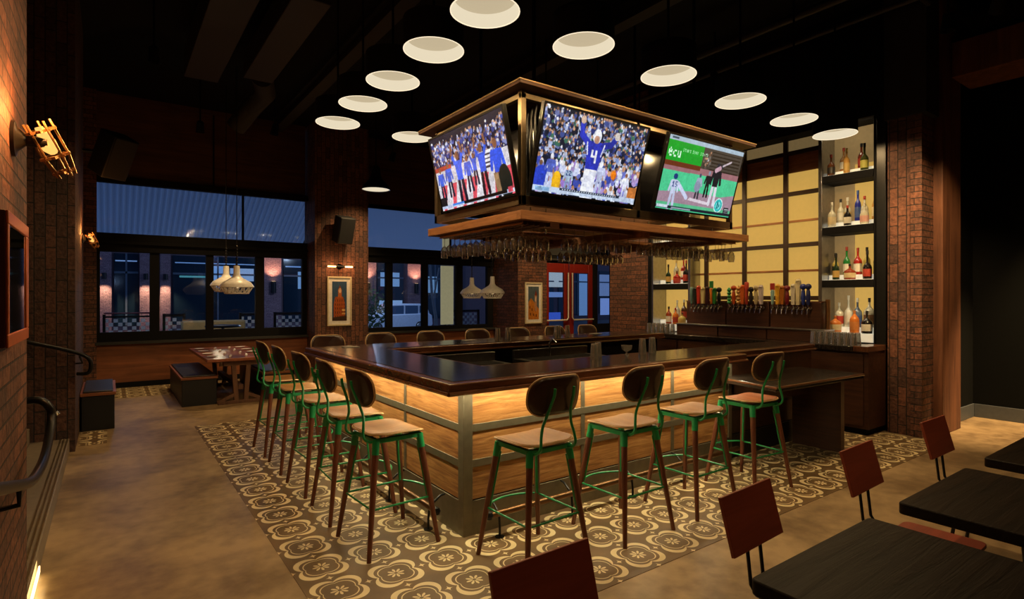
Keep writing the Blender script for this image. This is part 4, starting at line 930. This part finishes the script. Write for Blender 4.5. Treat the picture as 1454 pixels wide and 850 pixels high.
for i, (x, lab) in enumerate(((1.83, 'black plank dining table, nearest of the three'), (3.09, 'black plank dining table, middle of the three'), (4.37, 'black plank dining table, farthest of the three'))):
    t = thing('dining_table', lab, 'table', (x + .47, .6, 0), 'black plank dining tables')
    MB().prism([(x + (p[0] + .475), p[1] + .66) for p in roundrect(.95, .92, .025, 4)], .695, .75).build('table_top', M['table'], t, .006)
    MB().tube([(x + .475, .62, .02), (x + .475, .62, .695)], .04, 12).build('pedestal', M['iron'], t)
    MB().box(x + .2, x + .75, .59, .65, 0, .025).box(x + .445, x + .505, .35, .9, 0, .025).build('base', M['iron'], t, .004)
    MB().box(x + .25, x + .7, .4, .84, .675, .695).build('mounting_plate', M['iron'], t)

# ---------------------------------------------------------------- window table, benches
dt = thing('trestle_table', 'reddish timber trestle table with place settings by the window', 'table', (1.75, 11, 0))
MB().box(1.25, 2.25, 9.97, 12.4, .70, .75).build('table_top', M['table2'], dt, .006)
for y in (10.05, 12.2):
    tr = MB().box(1.42, 2.1, y, y + .09, 0, .055).box(1.5, 2.0, y, y + .09, .62, .70)
    for s in (-1, 1): tr.rbox((1.76 + s * .09, y + .045, .34), (.07, .08, .60), (0, R(s * 4), 0)); tr.rbox((1.76 + s * .2, y + .045, .10), (.32, .07, .05), (0, R(s * 25), 0))
    tr.build('trestle', M['timber'], dt, .004)
MB().box(1.72, 1.80, 10.1, 12.25, .22, .30).build('stretcher', M['timber'], dt, .004)
def bench(x0, x1, y0, y1, h, label):
    t = thing('bench', label, 'bench', ((x0 + x1) / 2, (y0 + y1) / 2, 0), 'black box benches')
    MB().box(x0, x1, y0, y1, 0, h - .05).build('body', M['bench'], t, .006)
    MB().box(x0 - .015, x1 + .015, y0 - .015, y1 + .015, h - .05, h - .012).build('seat_trim', M['sill'], t, .004)
    MB().box(x0 + .015, x1 - .015, y0 + .015, y1 - .015, h - .012, h + .012).build('cushion', obj_color('slate_vinyl', (.028, .028, .034), .4), t, .01)
bench(-.29, .06, 9.10, 10.35, .50, 'black box bench against the brick pier')
bench(.93, 1.42, 10.2, 12.3, .47, 'black box bench on the aisle side of the window table')
bench(2.12, 2.58, 10.2, 12.3, .47, 'black box bench on the bar side of the window table')
for i in range(4):
    for j, x in enumerate((1.5, 1.95)):
        y = 10.25 + i * .55
        place_glass(pg, x, y, .751, 'stemless glass on the window table, %s setting along the %s bench' % (('first', 'second', 'third', 'fourth')[i], ('aisle side', 'bar side')[j]), 'glasses on the window table', False, .95)
for i in range(4):
    for j, x in enumerate((1.62, 1.86)):
        y = 10.2 + i * .55
        MB().tube([(x - .02, y - .09, .768), (x + .02, y + .09, .768)], [.016, .020], 8).build('rolled_napkin', M['white'], None, label='white rolled napkin on the window table, %s setting along the %s bench' % (('first', 'second', 'third', 'fourth')[i], ('aisle side', 'bar side')[j]), cat='napkin', group='napkins on the window table')
for i in range(4):
    for j, x in enumerate((1.38, 2.08)):
        y = 10.35 + i * .55
        o = MB().lathe([(0, .004), (.05, .004), (.085, .014), (.087, .016), (.05, .008), (0, .008)], (x, y, .752), 20).build('side_plate', M['white'], None, label='white side plate on the window table, %s setting along the %s bench' % (('first', 'second', 'third', 'fourth')[i], ('aisle side', 'bar side')[j]), cat='plate', group='plates on the window table')

# ---------------------------------------------------------------- pendants, sconces, speakers, pictures
def cage_pendant(loc, s, label, cord):
    t = thing('cage_pendant', label, 'lamp', loc, 'white caged pendant lamps')
    P = lambda prof: [(r * s, z * s) for r, z in prof]
    MB().lathe(P([(.0, .44), (.05, .44), (.055, .42), (.06, .27), (.085, .22), (.16, .17), (.25, .12), (.30, .055), (.30, .03), (.288, .03), (.24, .105), (.15, .15), (.06, .2), (0, .21)]), loc, 28).build('lamp_shade', M['white'], t)
    c = MB()
    for i in range(14):
        a = 2 * PI * i / 14; b = a + .18
        for b in (a + .22, a - .22): c.tube([Vector(loc) + Vector((.295 * s * math.cos(a), .295 * s * math.sin(a), .03 * s)), Vector(loc) + Vector((.21 * s * math.cos(b), .21 * s * math.sin(b), -.095 * s))], .010 * s, 5)
    for rr, z in ((.295, .03), (.21, -.095)): c.tube([Vector(loc) + Vector((rr * s * math.cos(a), rr * s * math.sin(a), z * s)) for a in [2 * PI * i / 24 for i in range(25)]], .016 * s, 6)
    c.build('cage', M['white'], t)
    MB().lathe(P([(0, .0), (.05, .02), (.07, .07), (.04, .14), (0, .16)]), loc, 14).build('bulb', obj_color('warm_bulb', (1, .8, .5), .3, emit=.9, ecol=(1, .75, .42)), t)
    ch = MB(); z = loc[2] + .44 * s; i = 0
    ch.tube([(loc[0], loc[1], z), (loc[0], loc[1], cord)], .007, 6)
    while z < loc[2] + .44 * s + .3:
        ch.lathe([(.006, 0), (.018, .012), (.018, .03), (.006, .042)], (loc[0], loc[1], z), 8); z += .05
    ch.build('chain', M['iron'], t)
    light('lamp', 'POINT', (loc[0], loc[1], loc[2] + .02 * s), 7, WARM, t, shadow_soft_size=0)
cage_pendant((1.74, 10.35, 1.88), .86, 'white caged pendant nearest the bar, over the window table', 5.6)
cage_pendant((1.74, 11.4, 1.92), .86, 'white caged pendant over the far end of the window table', 5.6)
cage_pendant((7.32, 11.0, 1.80), .95, 'white caged pendant beside the brick entrance pier', 5.6)
cage_pendant((7.40, 12.05, 1.80), .95, 'white caged pendant in front of the middle windows, next to its twin', 5.6)
dp = thing('dome_pendant', 'dark dome pendant with a glowing underside near the brick pier', 'lamp', (4.45, 11, 3.93))
MB().lathe([(.03, .5), (.07, .48), (.10, .30), (.13, .22), (.26, .08), (.29, 0), (.28, 0), (.25, .07), (.1, .2), (0, .2)], (4.45, 11, 3.93), 28).build('lamp_shade', M['iron'], dp)
MB().lathe([(.275, .012), (.24, .06), (0, .07)], (4.45, 11, 3.93), 28).build('lining', M['lining'], dp)
MB().tube([(4.45, 11, 4.4), (4.45, 11, 5.6)], .012, 8).build('stem', M['iron'], dp)
light('lamp', 'SPOT', (4.45, 11, 3.91), 30, WARM, dp, spot_size=R(140), spot_blend=.8, shadow_soft_size=.2)

def gear_sconce(x, y, z, label, e, s=1):
    t = thing('gear_sconce', label, 'wall lamp', (x, y, z), 'brass gear wall lamps')
    ry = Matrix.Rotation(R(90), 3, 'Y')
    MB().lathe([(0, .0), (.07 * s, 0), (.07 * s, .015), (.05 * s, .02), (.025 * s, .05), (0, .05)], (x, y, z), 20, ry).build('back_plate', M['iron'], t)
    MB().tube([(x, y, z), (x + .06 * s, y, z - .005), (x + .11 * s, y, z + .0)], .022 * s, 10).build('arm', M['iron'], t)
    ax = Vector((.42, .30, -.85)).normalized(); q = Vector((0, 0, 1)).rotation_difference(ax).to_matrix(); c = Vector((x + .095 * s, y, z + .03 * s))
    def gear(d, r):
        g = MB(); n = 10; vs = []
        for i in range(n * 2):
            a = 2 * PI * i / (n * 2); rr = r * (1.22 if i % 2 else .95); vs.append((rr, a))
        P_ = []
        for zz in (0, .010 * s):
            for ri in (1, .72):
                for rr, a in vs: P_.append(c + q @ Vector((rr * (ri if ri < 1 else 1) * math.cos(a), rr * (ri if ri < 1 else 1) * math.sin(a), d + zz)))
        m_ = n * 2; F = []
        for i in range(m_):
            j = (i + 1) % m_
            F += [(i, j, m_ + j, m_ + i), (2 * m_ + i, 3 * m_ + i, 3 * m_ + j, 2 * m_ + j), (i, 2 * m_ + i, 2 * m_ + j, j), (m_ + i, m_ + j, 3 * m_ + j, 3 * m_ + i)]
        return g.add(P_, F)
    for d in (-.02 * s, .085 * s, .15 * s): gear(d, (.047 if d < .14 * s else .036) * s).build('gear_ring', M['brass'], t)
    for i in range(5):
        a = 2 * PI * i / 5 + .4; MB().tube([c + q @ Vector((.048 * s * math.cos(a), .048 * s * math.sin(a), -.05 * s)), c + q @ Vector((.048 * s * math.cos(a), .048 * s * math.sin(a), .10 * s)), c + q @ Vector((.034 * s * math.cos(a), .034 * s * math.sin(a), .175 * s))], .005 * s, 6).build('cage_rod', M['brass'], t)
    MB().lathe([(0, -.03 * s), (.014 * s, -.03 * s), (.018 * s, -.01 * s), (.030 * s, .03 * s), (.028 * s, .06 * s), (.012 * s, .08 * s), (0, .083 * s)], c, 14, q).build('bulb', M['bulb'], t)
    light('lamp', 'POINT', c + Vector((.03, -.1 * s, .06 * s)), e, (1, .37, .09), t, shadow_soft_size=0)
gear_sconce(-.36, 3.40, 2.46, 'brass gear wall lamp on the near brick wall above the display case', 14, 1.15)
gear_sconce(-.31, 9.85, 2.55, 'small brass gear wall lamp on the far brick pier above the bench', 12, 1)

sc = thing('tube_sconce', 'double tube wall lamp above the framed tower picture', 'wall lamp', (4.2, 12.5, 2.4))
MB().lathe([(0, 0), (.065, 0), (.06, -.03), (0, -.06)], (4.2, 12.5, 2.41), 18, Matrix.Rotation(R(-90), 3, 'X') @ Matrix.Rotation(PI, 3, 'X')).build('back_plate', M['iron'], sc)
MB().tube([(4.10, 12.44, 2.41), (4.30, 12.44, 2.41)], .028, 10).build('holder', M['iron'], sc)
for a, b in ((3.92, 4.10), (4.30, 4.48)): MB().tube([(a, 12.44, 2.41), ((a + b) / 2, 12.44, 2.41), (b, 12.44, 2.41)], .018, 10).build('tube_bulb', M['tubeglow'], sc)
for x in (4.0, 4.4): light('lamp', 'POINT', (x, 12.36, 2.41), 3.2, (1, .45, .16), sc, shadow_soft_size=.03)

def speaker(c, size, rz, rx, label):
    t = thing('speaker', label, 'speaker', c, 'black hanging speakers')
    m = Matrix.Translation(c) @ Matrix.Rotation(rz, 4, 'Z') @ Matrix.Rotation(rx, 4, 'X')
    MB().box(-size[0] / 2, size[0] / 2, -size[1] / 2, size[1] / 2, -size[2] / 2, size[2] / 2).xf(m).build('cabinet', M['speaker'], t, .015)
    MB().box(-size[0] / 2 + .015, size[0] / 2 - .015, -size[1] / 2 - .012, -size[1] / 2, -size[2] / 2 + .015, size[2] / 2 - .015).xf(m).build('grille', obj_color('grille', (.016, .016, .018), .8), t, .006)
    return t, m
t, m = speaker((.05, 10.0, 3.79), (.36, .34, .62), R(35), R(28), 'black tilted speaker bracketed high on the brick pier')
MB().tube([(-.31, 10.05, 3.82), (-.05, 10.08, 3.82)], .03, 8).build('bracket', M['iron'], t)
t, m = speaker((4.22, 12.27, 3.22), (.36, .3, .58), R(8), R(18), 'black speaker mounted above the tube wall lamp')
MB().tube([(4.22, 12.5, 3.25), (4.22, 12.36, 3.25)], .03, 8).build('bracket', M['iron'], t)

p1 = Cv(40, 88, '2c4a6c'); p1.poly([(4, 88), (4, 50), (8, 34), (30, 34), (35, 50), (35, 88)], 'a04c1c'); p1.rect(16, 20, 26, 36, 'b0602c'); p1.poly([(15, 20), (21, 8), (27, 20)], '8a3c1c'); p1.ell(21, 20, 4, 6, 'd0a888')
for yy in range(40, 84, 9):
    for xx in range(8, 34, 6): p1.rect(xx, yy, xx + 2, yy + 5, '5a2410')
p1.rect(27, 62, 36, 66, 'd8b070'); p1.rect(27, 70, 36, 73, 'c89858'); p1.poly([(0, 80), (40, 76), (40, 88), (0, 88)], '3a2418'); p1.soften()
p2 = Cv(40, 88, '52606c'); p2.poly([(0, 88), (0, 42), (10, 30), (40, 60), (40, 88)], 'c07830'); p2.rect(24, 24, 32, 66, 'b08060'); p2.poly([(23, 24), (28, 8), (33, 24)], '7a3828'); p2.rect(26, 28, 30, 40, 'd0c0b0')
for xx, yy in ((4, 52), (12, 58), (6, 70), (18, 72), (28, 74)): p2.rect(xx, yy, xx + 4, yy + 7, '6a3410')
p2.soften()
PIC = attr_mat('picture_print', 0)
def picture(label, x0, x1, y, z0, z1, cv):
    t = thing('framed_picture', label, 'picture', ((x0 + x1) / 2, y, z0))
    b = .035
    f = MB().box(x0, x1, y - .03, y, z0, z0 + b).box(x0, x1, y - .03, y, z1 - b, z1).box(x0, x0 + b, y - .03, y, z0 + b, z1 - b).box(x1 - b, x1, y - .03, y, z0 + b, z1 - b)
    f.build('frame', M['mat_cream'], t, .004)
    MB().box(x0 + b, x1 - b, y - .012, y, z0 + b, z1 - b).build('mount', M['white'], t)
    g = .11
    raster(cv, 'print', PIC, t, (x0 + g, y - .0135, z1 - g), (x1 - g, y - .0135, z1 - g), (x0 + g, y - .0135, z0 + g))
picture('cream framed print of a brick tower against blue sky', 3.92, 4.47, 12.495, 1.09, 2.19, p1)
picture('cream framed print of a church steeple', 8.98, 9.56, 11.945, 1.02, 2.12, p2)

# display case on the near brick wall
dc = thing('display_case', 'orange-brown wall display case with dark glass on the brick wall', 'display case', (-.36, 3.08, 1.55))
X = -.30
MB().box(-.36, -.31, 2.76, 3.40, 1.55, 2.06).build('case', obj_color('case_side', (.10, .022, .012), .4), dc, .003)
f = MB(); b = .05
f.box(-.31, X, 2.76, 3.40, 1.55, 1.55 + b).box(-.31, X, 2.76, 3.40, 2.06 - b, 2.06).box(-.31, X, 2.76, 2.76 + .03, 1.55 + b, 2.06 - b).box(-.31, X, 3.40 - .08, 3.40, 1.55 + b, 2.06 - b)
f.build('frame', M['orange'], dc, .004)
MB().box(-.31, -.305, 2.78, 3.33, 1.59, 2.02).build('glass', M['mirror'], dc)

# stair handrails
h1 = thing('stair_handrail', 'black looped pipe handrail at the near brick wall', 'handrail', (-.26, 3, .93))
def smooth(P, k=5):
    P = [Vector(p) for p in P]; sm = []
    for i in range(len(P) - 1):
        p0, p1, p2, p3 = P[max(i - 1, 0)], P[i], P[i + 1], P[min(i + 2, len(P) - 1)]
        for j in range(k):
            u = j / k; sm.append(.5 * ((2 * p1) + (p2 - p0) * u + (2 * p0 - 5 * p1 + 4 * p2 - p3) * u * u + (3 * p1 - p0 - 3 * p2 + p3) * u ** 3))
    return sm + [P[-1]]
MB().tube(smooth([(-.27, 1.6, 1.33), (-.27, 2.4, 1.13), (-.265, 3.05, .975), (-.26, 3.4, .945), (-.26, 3.7, .955), (-.26, 3.95, 1.02), (-.26, 4.02, 1.08), (-.27, 4.02, 1.13), (-.32, 4.04, 1.17), (-.45, 4.05, 1.18), (-.9, 4.06, 1.30)]), .021, 12).build('rail', M['iron'], h1)
for p in ((-.27, 2.75, 1.03), ): MB().tube([p, (p[0], p[1], p[2] - .06), (-.36, p[1], p[2] - .07)], .010, 8).build('bracket', M['iron'], h1)
MB().lathe([(0, -.015), (.015, 0), (0, .015)], (-.235, 4.03, 1.09), 10).build('end_knob', M['chrome'], h1)
h2 = thing('stair_handrail', 'black looped pipe handrail on the far brick pier', 'handrail', (-.3, 7.9, .9))
MB().tube(smooth([(-1.3, 7.92, 1.42), (-.9, 7.91, 1.31), (-.5, 7.90, 1.19), (-.28, 7.9, 1.11), (-.19, 7.9, 1.05), (-.165, 7.9, .97), (-.19, 7.9, .885), (-.29, 7.93, .88)]), .021, 12).build('rail', M['iron'], h2)
MB().tube([(-.27, 7.9, 1.08), (-.24, 7.9, 1.0), (-.30, 7.98, .99)], .010, 8).build('bracket', M['iron'], h2)

# ---------------------------------------------------------------- outside: street, awnings, facade, car
struct(MB().box(-14, 40, 13.3, 60, -.35, -.2), 'ground_outside', M['street'])
aw_m, nt, b = newmat('awning_sheet'); nt.nodes.remove(b)
tr = nt.nodes.new('ShaderNodeBsdfTranslucent'); tr.inputs[0].default_value = (.62, .68, .76, 1); df = nt.nodes.new('ShaderNodeBsdfDiffuse'); df.inputs[0].default_value = (.3, .33, .38, 1)
mx = nt.nodes.new('ShaderNodeMixShader'); mx.inputs[0].default_value = .35; nt.links.new(tr.outputs[0], mx.inputs[1]); nt.links.new(df.outputs[0], mx.inputs[2]); nt.links.new(mx.outputs[0], nt.nodes['Material Output'].inputs[0])
def awning(x0, x1, label, corr):
    t = thing('awning', label, 'awning', ((x0 + x1) / 2, 13.4, 4.2))
    v = []; F = []; n = int((x1 - x0) / .0125)
    for i in range(n + 1):
        x = x0 + (x1 - x0) * i / n; dz = .03 * math.sin(2 * PI * x / .11) if corr else 0
        v += [(x, 13.4, 4.28 + dz), (x, 15.7, 3.13 + dz)]
    F = [(2 * i, 2 * i + 1, 2 * i + 3, 2 * i + 2) for i in range(n)]
    MB().add(v, F).build('awning_sheet', aw_m, t)
    for x in (x0 + .05, x1 - .05): MB().tube([(x, 13.27, 4.28), (x, 15.7, 3.07)], .03, 6).build('awning_arm', M['iron'], t)
    MB().tube([(x0, 15.7, 3.08), (x1, 15.7, 3.08)], .03, 6).build('front_bar', M['iron'], t)
awning(-1.2, 4.3, 'ribbed translucent awning outside the window by the benches', True)
awning(4.5, 10.5, 'plain awning outside the middle windows', False)
fa = thing('brick_building', 'dusky brick building with lit pilasters across the street', 'building', (8, 34, -.2))
MB().box(-12, 46, 34.2, 36, -.2, 11).build('facade', obj_color('dusk_brick', (.16, .11, .13), .8), fa)
pil_m = brick('purple_brick', (.42, .25, .27), (.32, .18, .21), (.2, .15, .16))
wl = thing_w = []
for x, wd in ((-.2, .6), (1.5, .5), (2.35, .45), (7.55, .9), (13.1, 1.2), (16.4, 1.1), (19.5, .9)):
    MB().box(x - wd / 2, x + wd / 2, 33.8, 34.2, -.2, 11).build('pilaster', pil_m, fa)
for x0, x1 in ((.2, 1.2), (2.7, 6.9), (8.2, 12.3), (13.9, 15.7), (17.1, 18.9), (25.5, 28.5), (29, 33), (33.5, 38)):
    wn = MB().box(x0, x1, 34.12, 34.2, .3, 3.9).build('shop_window', obj_color('dark_shop_glass', (.012, .03, .05), .1), fa)
    MB().box(x0, x1, 34.06, 34.12, 2.9, 3.0).box((x0 + x1) / 2 - .04, (x0 + x1) / 2 + .04, 34.06, 34.12, .3, 3.9).build('shop_frame', obj_color('shop_frame', (.10, .14, .19), .5), wn)
for i, (x0, x1, z0, z1, c) in enumerate(((4.6, 5.2, 2.2, 3.4, (.35, .6, .9)), (5.4, 6.6, 2.6, 3.3, (.5, .65, .8)), (9.0, 10.2, 2.2, 3.2, (.3, .5, .7)), (14.1, 15.4, 2.4, 3.3, (.35, .55, .75)), (17.3, 18.2, 2.0, 3.1, (.3, .5, .65)), (3.0, 4.4, 2.75, 2.85, (.15, .5, .45)), (.25, 1.15, 3.5, 3.56, (.4, .6, .9)), (2.8, 6.8, 3.5, 3.55, (.3, .5, .8)), (8.3, 12.2, 3.45, 3.52, (.3, .5, .8)), (14, 15.6, 1.2, 1.5, (.5, .7, .9)), (27.3, 29.4, 2.5, 3.8, (.9, .9, .75)), (27.4, 29.4, 1.7, 2.1, (.35, .5, .8)), (27.4, 29.2, -.1, .5, (.1, .2, .8)), (31.2, 32.5, .2, 3.6, (.3, .5, .75)), (33.6, 34.9, .2, 1.6, (.45, .6, 1)), (33.5, 34.8, 1.8, 3.6, (.3, .4, .6)))):
    MB().box(x0, x1, 34.08, 34.118, z0, z1).build('lit_display', obj_color('lit_display_' + 'abcdefghijklmnop'[i], c, .5, emit=.34), fa)
for i, x in enumerate((7.55, 13.1, 16.4)):
    t = thing('street_wall_lamp', 'uplight lamp on the %s lit pilaster across the street' % ('first', 'second', 'third')[i], 'wall lamp', (x, 33.7, 2.6), 'uplights across the street')
    MB().lathe([(.0, -.55), (.14, -.55), (.14, .1), (0, .1)], (x, 33.62, 2.5), 14).build('lamp_body', M['iron'], t)
    MB().lathe([(.0, .11), (.12, .11)], (x, 33.62, 2.5), 14).build('lens', M['tubeglow'], t)
    light('lamp', 'SPOT', (x, 33.4, 2.65), 330, (1, .45, .2), t, (R(172), 0, 0), spot_size=R(110), spot_blend=.8, shadow_soft_size=.05)
for i, x in enumerate((-.2, 1.5, 2.35)):
    t = thing('street_wall_lamp', 'down-shining lamp on the pilaster seen behind the first windows, %s along' % ('first', 'second', 'third')[i], 'wall lamp', (x, 33.7, 1.9), 'downlights across the street')
    MB().lathe([(.0, -.1), (.10, -.1), (.10, .2), (0, .2)], (x, 33.64, 2.7), 12).build('lamp_body', M['iron'], t)
    light('lamp', 'SPOT', (x, 33.4, 2.55), 260, (1, .55, .25), t, (R(10), 0, 0), spot_size=R(100), spot_blend=.8, shadow_soft_size=.05)
for i, x in enumerate((.4, 3.4, 6.6)):  # added lamps that brighten the patio barriers and the awning ribs
    t = thing('awning_fill_lamp', 'small added fill lamp under the awning edge outside, %s from the benches' % ('first', 'second', 'third')[i], 'lamp', (x, 15.6, 2.9), 'added fill lamps at the awning edge')
    MB().lathe([(0, .1), (.03, .1), (.10, 0), (.09, 0), (0, .07)], (x, 15.62, 2.92), 14).tube([(x, 15.62, 3.0), (x, 15.68, 3.09)], .01, 6).build('lamp_shade', M['iron'], t)
    light('lamp', 'POINT', (x, 15.62, 2.90), 12, (.62, .78, 1), t, shadow_soft_size=0)
sl = thing('car_fill_lamp', 'added lamp post, out of sight, that brightens the parked car', 'lamp post', (9.4, 26, -.2))  # added, hidden lamp that brightens the parked car
MB().tube([(9.4, 26, -.2), (9.4, 26, 4.4), (9.6, 26.2, 4.7), (10.1, 26.5, 4.75)], .05, 8).build('post', M['iron'], sl)
MB().lathe([(0, .1), (.12, .08), (.2, 0), (0, 0)], (10.2, 26.55, 4.72), 14).build('lamp_head', M['iron'], sl)
light('lamp', 'POINT', (10.2, 26.55, 4.62), 420, (.75, .86, 1), sl, shadow_soft_size=0)
# parked car
ca = thing('parked_car', 'pale blue boxy hatchback parked across the street', 'car', (12.6, 29, -.2))
cm = obj_color('pale_car_paint', (.80, .88, 1), .3, coat=.3); cx0, cz = 10.75, -.2
def side(pts, y0, y1): 
    m_ = MB().prism([(p[0], p[1]) for p in pts], y0, y1); m_.v = [(cx0 + p[0], 29 + p[2], cz + p[1]) for p in m_.v]; m_.f = [f_[::-1] for f_ in m_.f]; return m_
side([(.05, .35), (.0, .6), (.1, .82), (.9, .98), (3.75, 1.02), (3.95, .9), (4.0, .4), (3.9, .28), (.2, .26)], -.85, .85).build('body', cm, ca, .05)
side([(.95, .97), (1.5, 1.5), (1.7, 1.56), (3.5, 1.55), (3.65, 1.48), (3.85, 1.0)], -.76, .76).build('cabin', cm, ca, .05)
for q in ([(1.2, 1.0), (1.6, 1.44), (2.25, 1.46), (2.25, 1.0)], [(2.35, 1.0), (2.35, 1.46), (3.1, 1.45), (3.1, 1.02)], [(3.2, 1.05), (3.2, 1.44), (3.5, 1.42), (3.62, 1.08)]):
    side(q, -.78, .78).build('side_window', obj_color('car_glass', (.05, .10, .18), .08), ca)
for x in (.75, 3.2):
    for y in (-.86, .70):
        wh = MB().lathe([(0, 0), (.22, 0), (.31, .02), (.32, .08), (.31, .16), (0, .16)], (cx0 + x, 29 + y, cz + .32), 22, Matrix.Rotation(R(-90), 3, 'X')).build('wheel', obj_color('tyre', (.012, .012, .013), .7), ca)
        MB().lathe([(0, -.012), (.19, -.012), (.2, .0)], (cx0 + x, 29 + y, cz + .32), 16, Matrix.Rotation(R(-90), 3, 'X')).build('rim', M['stainless'], wh)
MB().box(cx0 + 3.93, cx0 + 4.0, 28.3, 28.5, cz + .75, cz + .95).build('tail_lamp', M['red'], ca, .01)
# patio barriers with a white checker pattern
def barrier(x0, x1, y, label, red):
    t = thing('patio_barrier', label, 'barrier', ((x0 + x1) / 2, y, -.2), 'patio barriers outside the windows')
    p = MB(); k = .095; z0 = .72; n = int((x1 - x0) / k)
    for i in range(n):
        for j in range(5):
            if (i + j) % 2 == 0: p.box(x0 + i * k, x0 + (i + .92) * k, y, y + .02, z0 + j * k, z0 + (j + .92) * k)
    p.build('checker_panel', M['white'], t)
    fr_ = MB().box(x0, x1, y - .01, y + .03, z0 - .06, z0).box(x0, x1, y - .01, y + .03, z0 + .5, z0 + .54)
    for x in (x0, x1): fr_.box(x - .03, x + .03, y - .02, y + .04, -.2, 1.3)
    fr_.build('frame', M['iron'], t)
    if red: MB().tube([(x0, y, 1.33), (x1, y, 1.33)], .02, 6).build('top_rail', M['red'], t)  # red tube imitates a streak of tail lights
    else: MB().tube([(x0, y, 1.28), (x1, y, 1.28)], .02, 6).build('top_rail', M['iron'], t)
barrier(-.1, .9, 17, 'white checker patio barrier with a red top rail', True)
barrier(1.15, 1.6, 17, 'narrow white checker patio barrier behind the second window pane', False)
barrier(2.95, 3.4, 17, 'white checker patio barrier behind the third window pane', False)
barrier(3.85, 4.8, 17, 'white checker patio barrier behind the fourth window pane', False)
barrier(9.1, 10.4, 16.5, 'white checker patio barrier seen past the caged pendants', False)
so = thing('patio_sofa', 'pale yellow curved patio sofa outside the window', 'sofa', (2.2, 16, -.2))
sf = obj_color('sofa_fabric', (.50, .36, .16), .8)
MB().prism([(1.6 + 1.3 * k / 8, 15.8 - .25 * math.sin(PI * k / 8)) for k in range(9)] + [(2.9, 16.5), (1.6, 16.5)], .1, .75).build('seat_base', sf, so, .05)
MB().prism([(1.5 + 1.5 * k / 8, 16.5 + .1 * math.sin(PI * k / 8)) for k in range(9)] + [(3.0, 16.75), (1.5, 16.75)], -.2, 1.12).build('backrest', sf, so, .05)
light('sofa_fill_lamp', 'POINT', (2.2, 15.5, 1.6), 12, (1, .7, .35), None, shadow_soft_size=.1)  # added lamp without a fixture, brightens the sofa
pt = thing('patio_table', 'dark round patio table in front of the sofa', 'table', (2.25, 15.2, -.2))
MB().lathe([(0, 0), (.38, 0), (.40, .02), (.38, .05), (0, .05)], (2.25, 15.2, 1.0), 24).build('table_top', M['iron'], pt)
MB().tube([(2.25, 15.2, -.2), (2.25, 15.2, 1.0)], .035, 10).build('pedestal', M['iron'], pt)
MB().lathe([(0, 0.03), (.25, .02), (.27, 0)], (2.25, 15.2, -.2), 20).build('base', M['iron'], pt)
# planter shrub and street tree
def leafy(name, c, r, n, label, cat, trunk):
    t = thing(name, label, cat, (c[0], c[1], -.2)); mb = MB(); rg = random.Random(5)
    for _ in range(n):
        d = Vector((rg.gauss(0, 1), rg.gauss(0, 1), rg.gauss(0, 1))).normalized() * r * rg.random() ** .4; d.z *= 1.2
        p = Vector(c) + d; a = Vector((rg.gauss(0, 1), rg.gauss(0, 1), rg.gauss(0, 1))).normalized() * .09; b_ = a.orthogonal().normalized() * .04
        mb.add([p - a, p + b_, p + a, p - b_], [(0, 1, 2, 3)])
    mb.build('foliage', obj_color('leaf_green', (.05, .14, .05), .6), t, smooth=False); trunk(t)
def tr1(t): MB().lathe([(0, 0), (.22, 0), (.3, .6), (.26, .6), (0, .5)], (6.3, 16, -.2), 18).build('planter', M['dark'], t)
leafy('potted_shrub', (6.3, 16, 1.35), .55, 260, 'green potted shrub outside the middle windows', 'plant', tr1)
def tr2(t): MB().tube([(10.62, 20, -.2), (10.6, 20, .9), (10.42, 20, 1.9), (10.3, 20, 3.6)], [.08, .07, .055, .04], 8).tube([(10.48, 20, 1.6), (10.75, 20, 2.9)], [.04, .025], 6).build('trunk', obj_color('pale_bark', (.30, .32, .34), .8), t)
leafy('street_tree', (10.4, 20, 4.4), 1.0, 420, 'slender pale street tree in front of the parked car', 'tree', tr2)
